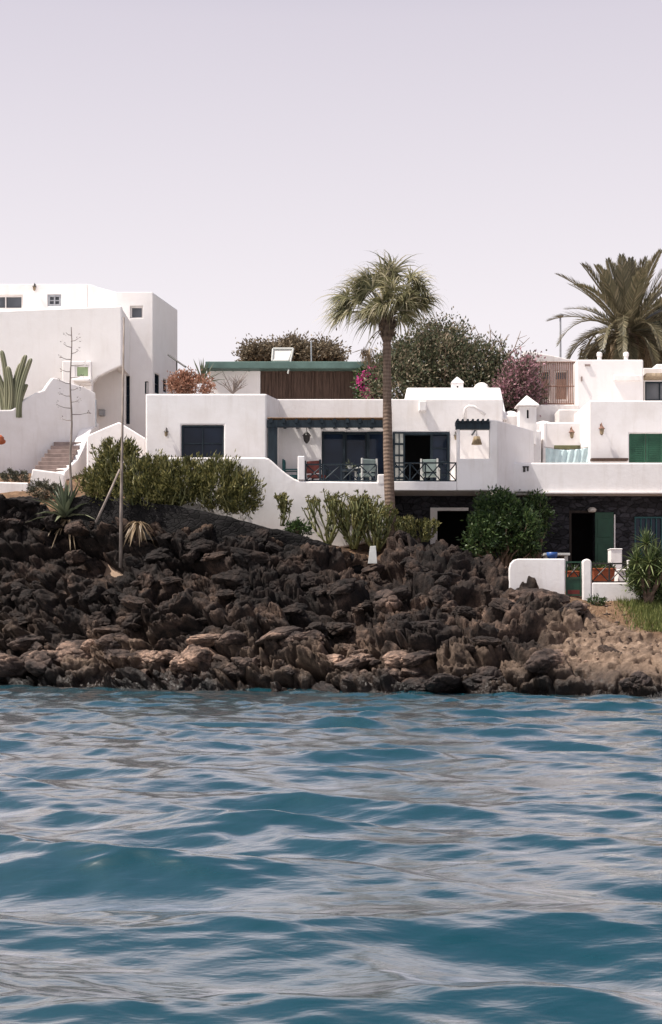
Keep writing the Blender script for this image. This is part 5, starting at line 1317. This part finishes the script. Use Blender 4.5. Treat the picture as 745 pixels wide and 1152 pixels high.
for a, b_, nm in zones:
    cnt = int((b_ - a) / 9)
    for i in range(cnt if a < 570 else 3):
        px = random.uniform(a, b_); put_boulder(px, shY(px) + random.uniform(-.05, .75), random.choice((.2, .28, .36, .44, .56)), 'one of the rounded brown boulders at the waterline ' + nm, 'waterline boulders ' + nm)
    for i in range(int(cnt * 2.6) if a < 570 else 4):
        px = random.uniform(a, b_); lo, hi = shY(px) + .7, lipY(px) - .5
        put_boulder(px, random.uniform(lo, max(hi, lo + .3)), random.choice((.18, .24, .3, .38, .46, .6)), 'one of the jagged loose lava rocks on the slope ' + nm, 'slope rocks ' + nm, .25)

o = put_boulder(420, 47.65, .42, 'dark boulder carrying the small white marker stone', None, .3, 10, (1.3, 1.0, .9)); o.location.z = PZ(641, 47.65)
put_boulder(588, 45.4, .6, 'dark angular rock leaning below the rounded wall corner', None, .3, 9)
put_boulder(606, 44.9, .5, 'dark rock wedged under the courtyard wall between two larger blocks', None, .3, 11)
for i, (px, dY, s_) in enumerate(((30, .9, .6), (128, .5, .62), (168, .6, .55), (205, .4, .6), (240, .7, .5), (400, .5, .55), (470, .6, .5), (545, .4, .5))):
    put_boulder(px, shY(px) + dY, s_, ['broad grey tan slab behind the frame edge boulders', 'grey tan rounded slab at the waterline under the wooden pole', 'flat grey boulder at the waterline under the dead agave', 'wide sea worn grey slab at the waterline under the hedge middle', 'sea worn tan slab at the waterline under the hedge end', 'sea worn grey slab at the waterline under the white marker stone', 'sea worn brown slab at the waterline under the small succulents', 'sea worn brown slab at the waterline under the green bush'][i], None, .3, i, (1.4, 1.0, .7))
gm = MB(); r = random.Random(77)
for i in range(260):
    px = r.uniform(600, 765); Y = r.uniform(shY(px) + 1.0, 46.0); x, y, z = gz(px, Y); s_ = r.choice((.02, .03, .03, .045, .07))
    o = len(gm.v)
    for dx, dy, dz in ((1, 0, 0), (0, 1, 0), (-1, 0, 0), (0, -1, 0), (0, 0, .8), (0, 0, -.8)):
        gm.v.append((x + s_ * dx * r.uniform(.7, 1.4), y + s_ * dy * r.uniform(.7, 1.3), z + s_ * .2 + s_ * dz * r.uniform(.6, 1.1)))
    gm.f += [(o + a, o + b_, o + 4) for a, b_ in ((0, 1), (1, 2), (2, 3), (3, 0))] + [(o + b_, o + a, o + 5) for a, b_ in ((0, 1), (1, 2), (2, 3), (3, 0))]
tag(obj('gravel', gm, M['boulder_pale'], None), 'scattered small stones on the brown bank below the courtyard', 'gravel', None, 'stuff')

# ------------------------------------------------------------------ haze, sky, sun, camera
HAZE = 0.0
if HAZE:
    mb = MB(); mb.box(-950, 950, -320, 1520, -4.2, 26)
    m = bpy.data.materials.new('sea_haze'); m.use_nodes = True; nt = m.node_tree; nt.nodes.clear()
    o_ = nt.nodes.new('ShaderNodeOutputMaterial'); v = nt.nodes.new('ShaderNodeVolumePrincipled'); v.inputs['Density'].default_value = HAZE; v.inputs['Color'].default_value = (.95, .93, .97, 1); v.inputs['Anisotropy'].default_value = 0.2
    nt.links.new(v.outputs[0], o_.inputs['Volume'])
    o = obj('haze', mb, m); o['kind'] = 'stuff'

wd = bpy.data.worlds.new('World'); SC.world = wd; wd.use_nodes = True
nt = wd.node_tree; bg = nt.nodes['Background']
sky = nt.nodes.new('ShaderNodeTexSky'); sky.sky_type = 'NISHITA'; sky.sun_disc = False
el = math.asin(SUN.z); az = math.atan2(SUN.x, SUN.y)
sky.sun_elevation = el; sky.sun_rotation = az; sky.air_density = 1.0; sky.dust_density = 4.0; sky.ozone_density = 1.0
tc = nt.nodes.new('ShaderNodeTexCoord'); sxyz = nt.nodes.new('ShaderNodeSeparateXYZ'); nt.links.new(tc.outputs['Generated'], sxyz.inputs[0])
hz = ramp(nt, sxyz.outputs[2], [(0.0, (1, 1, 1)), (0.38, (.93, .93, .93)), (0.62, (.06, .06, .06))])     # sea haze: thick and pale low down, clearing overhead
pale = ramp(nt, sxyz.outputs[2], [(0.0, (.76, .715, .735)), (0.2, (.695, .655, .683)), (0.39, (.535, .497, .556)), (0.55, (.36, .35, .41))])
pl = nt.nodes.new('ShaderNodeVectorMath'); pl.operation = 'SCALE'; pl.inputs['Scale'].default_value = 10.0; nt.links.new(pale, pl.inputs[0])
mxs = mixc(nt, hz, sky.outputs[0], pl.outputs[0])
nt.links.new(mxs, bg.inputs['Color'])
bg.inputs['Strength'].default_value = 0.10

ld = bpy.data.lights.new('sun', 'SUN'); ld.energy = 5.0; ld.angle = R(.6); ld.color = (1, .94, .86)
lo = bpy.data.objects.new('sun', ld); COL.objects.link(lo); lo.rotation_euler = (-SUN).to_track_quat('-Z', 'Y').to_euler(); lo.location = (0, 0, 40)

cd = bpy.data.cameras.new('camera'); cam = bpy.data.objects.new('camera', cd); COL.objects.link(cam)
cam.location = (0, 0, CAMH); cam.rotation_euler = (R(90), 0, 0)
cd.sensor_fit = 'VERTICAL'; cd.sensor_height = 36; cd.sensor_width = 36; cd.lens = F / 1152 * 36; cd.shift_y = (PY0 - 576) / 1152
cd.clip_start = .1; cd.clip_end = 8000
SC.camera = cam
SC.view_settings.view_transform = 'Standard'; SC.view_settings.look = 'None'; SC.view_settings.exposure = 0.45; SC.view_settings.gamma = 1; SC.view_settings.use_curve_mapping = False
SC.render.engine = 'CYCLES'; SC.cycles.use_denoising = True; SC.cycles.max_bounces = 6; SC.cycles.volume_bounces = 0
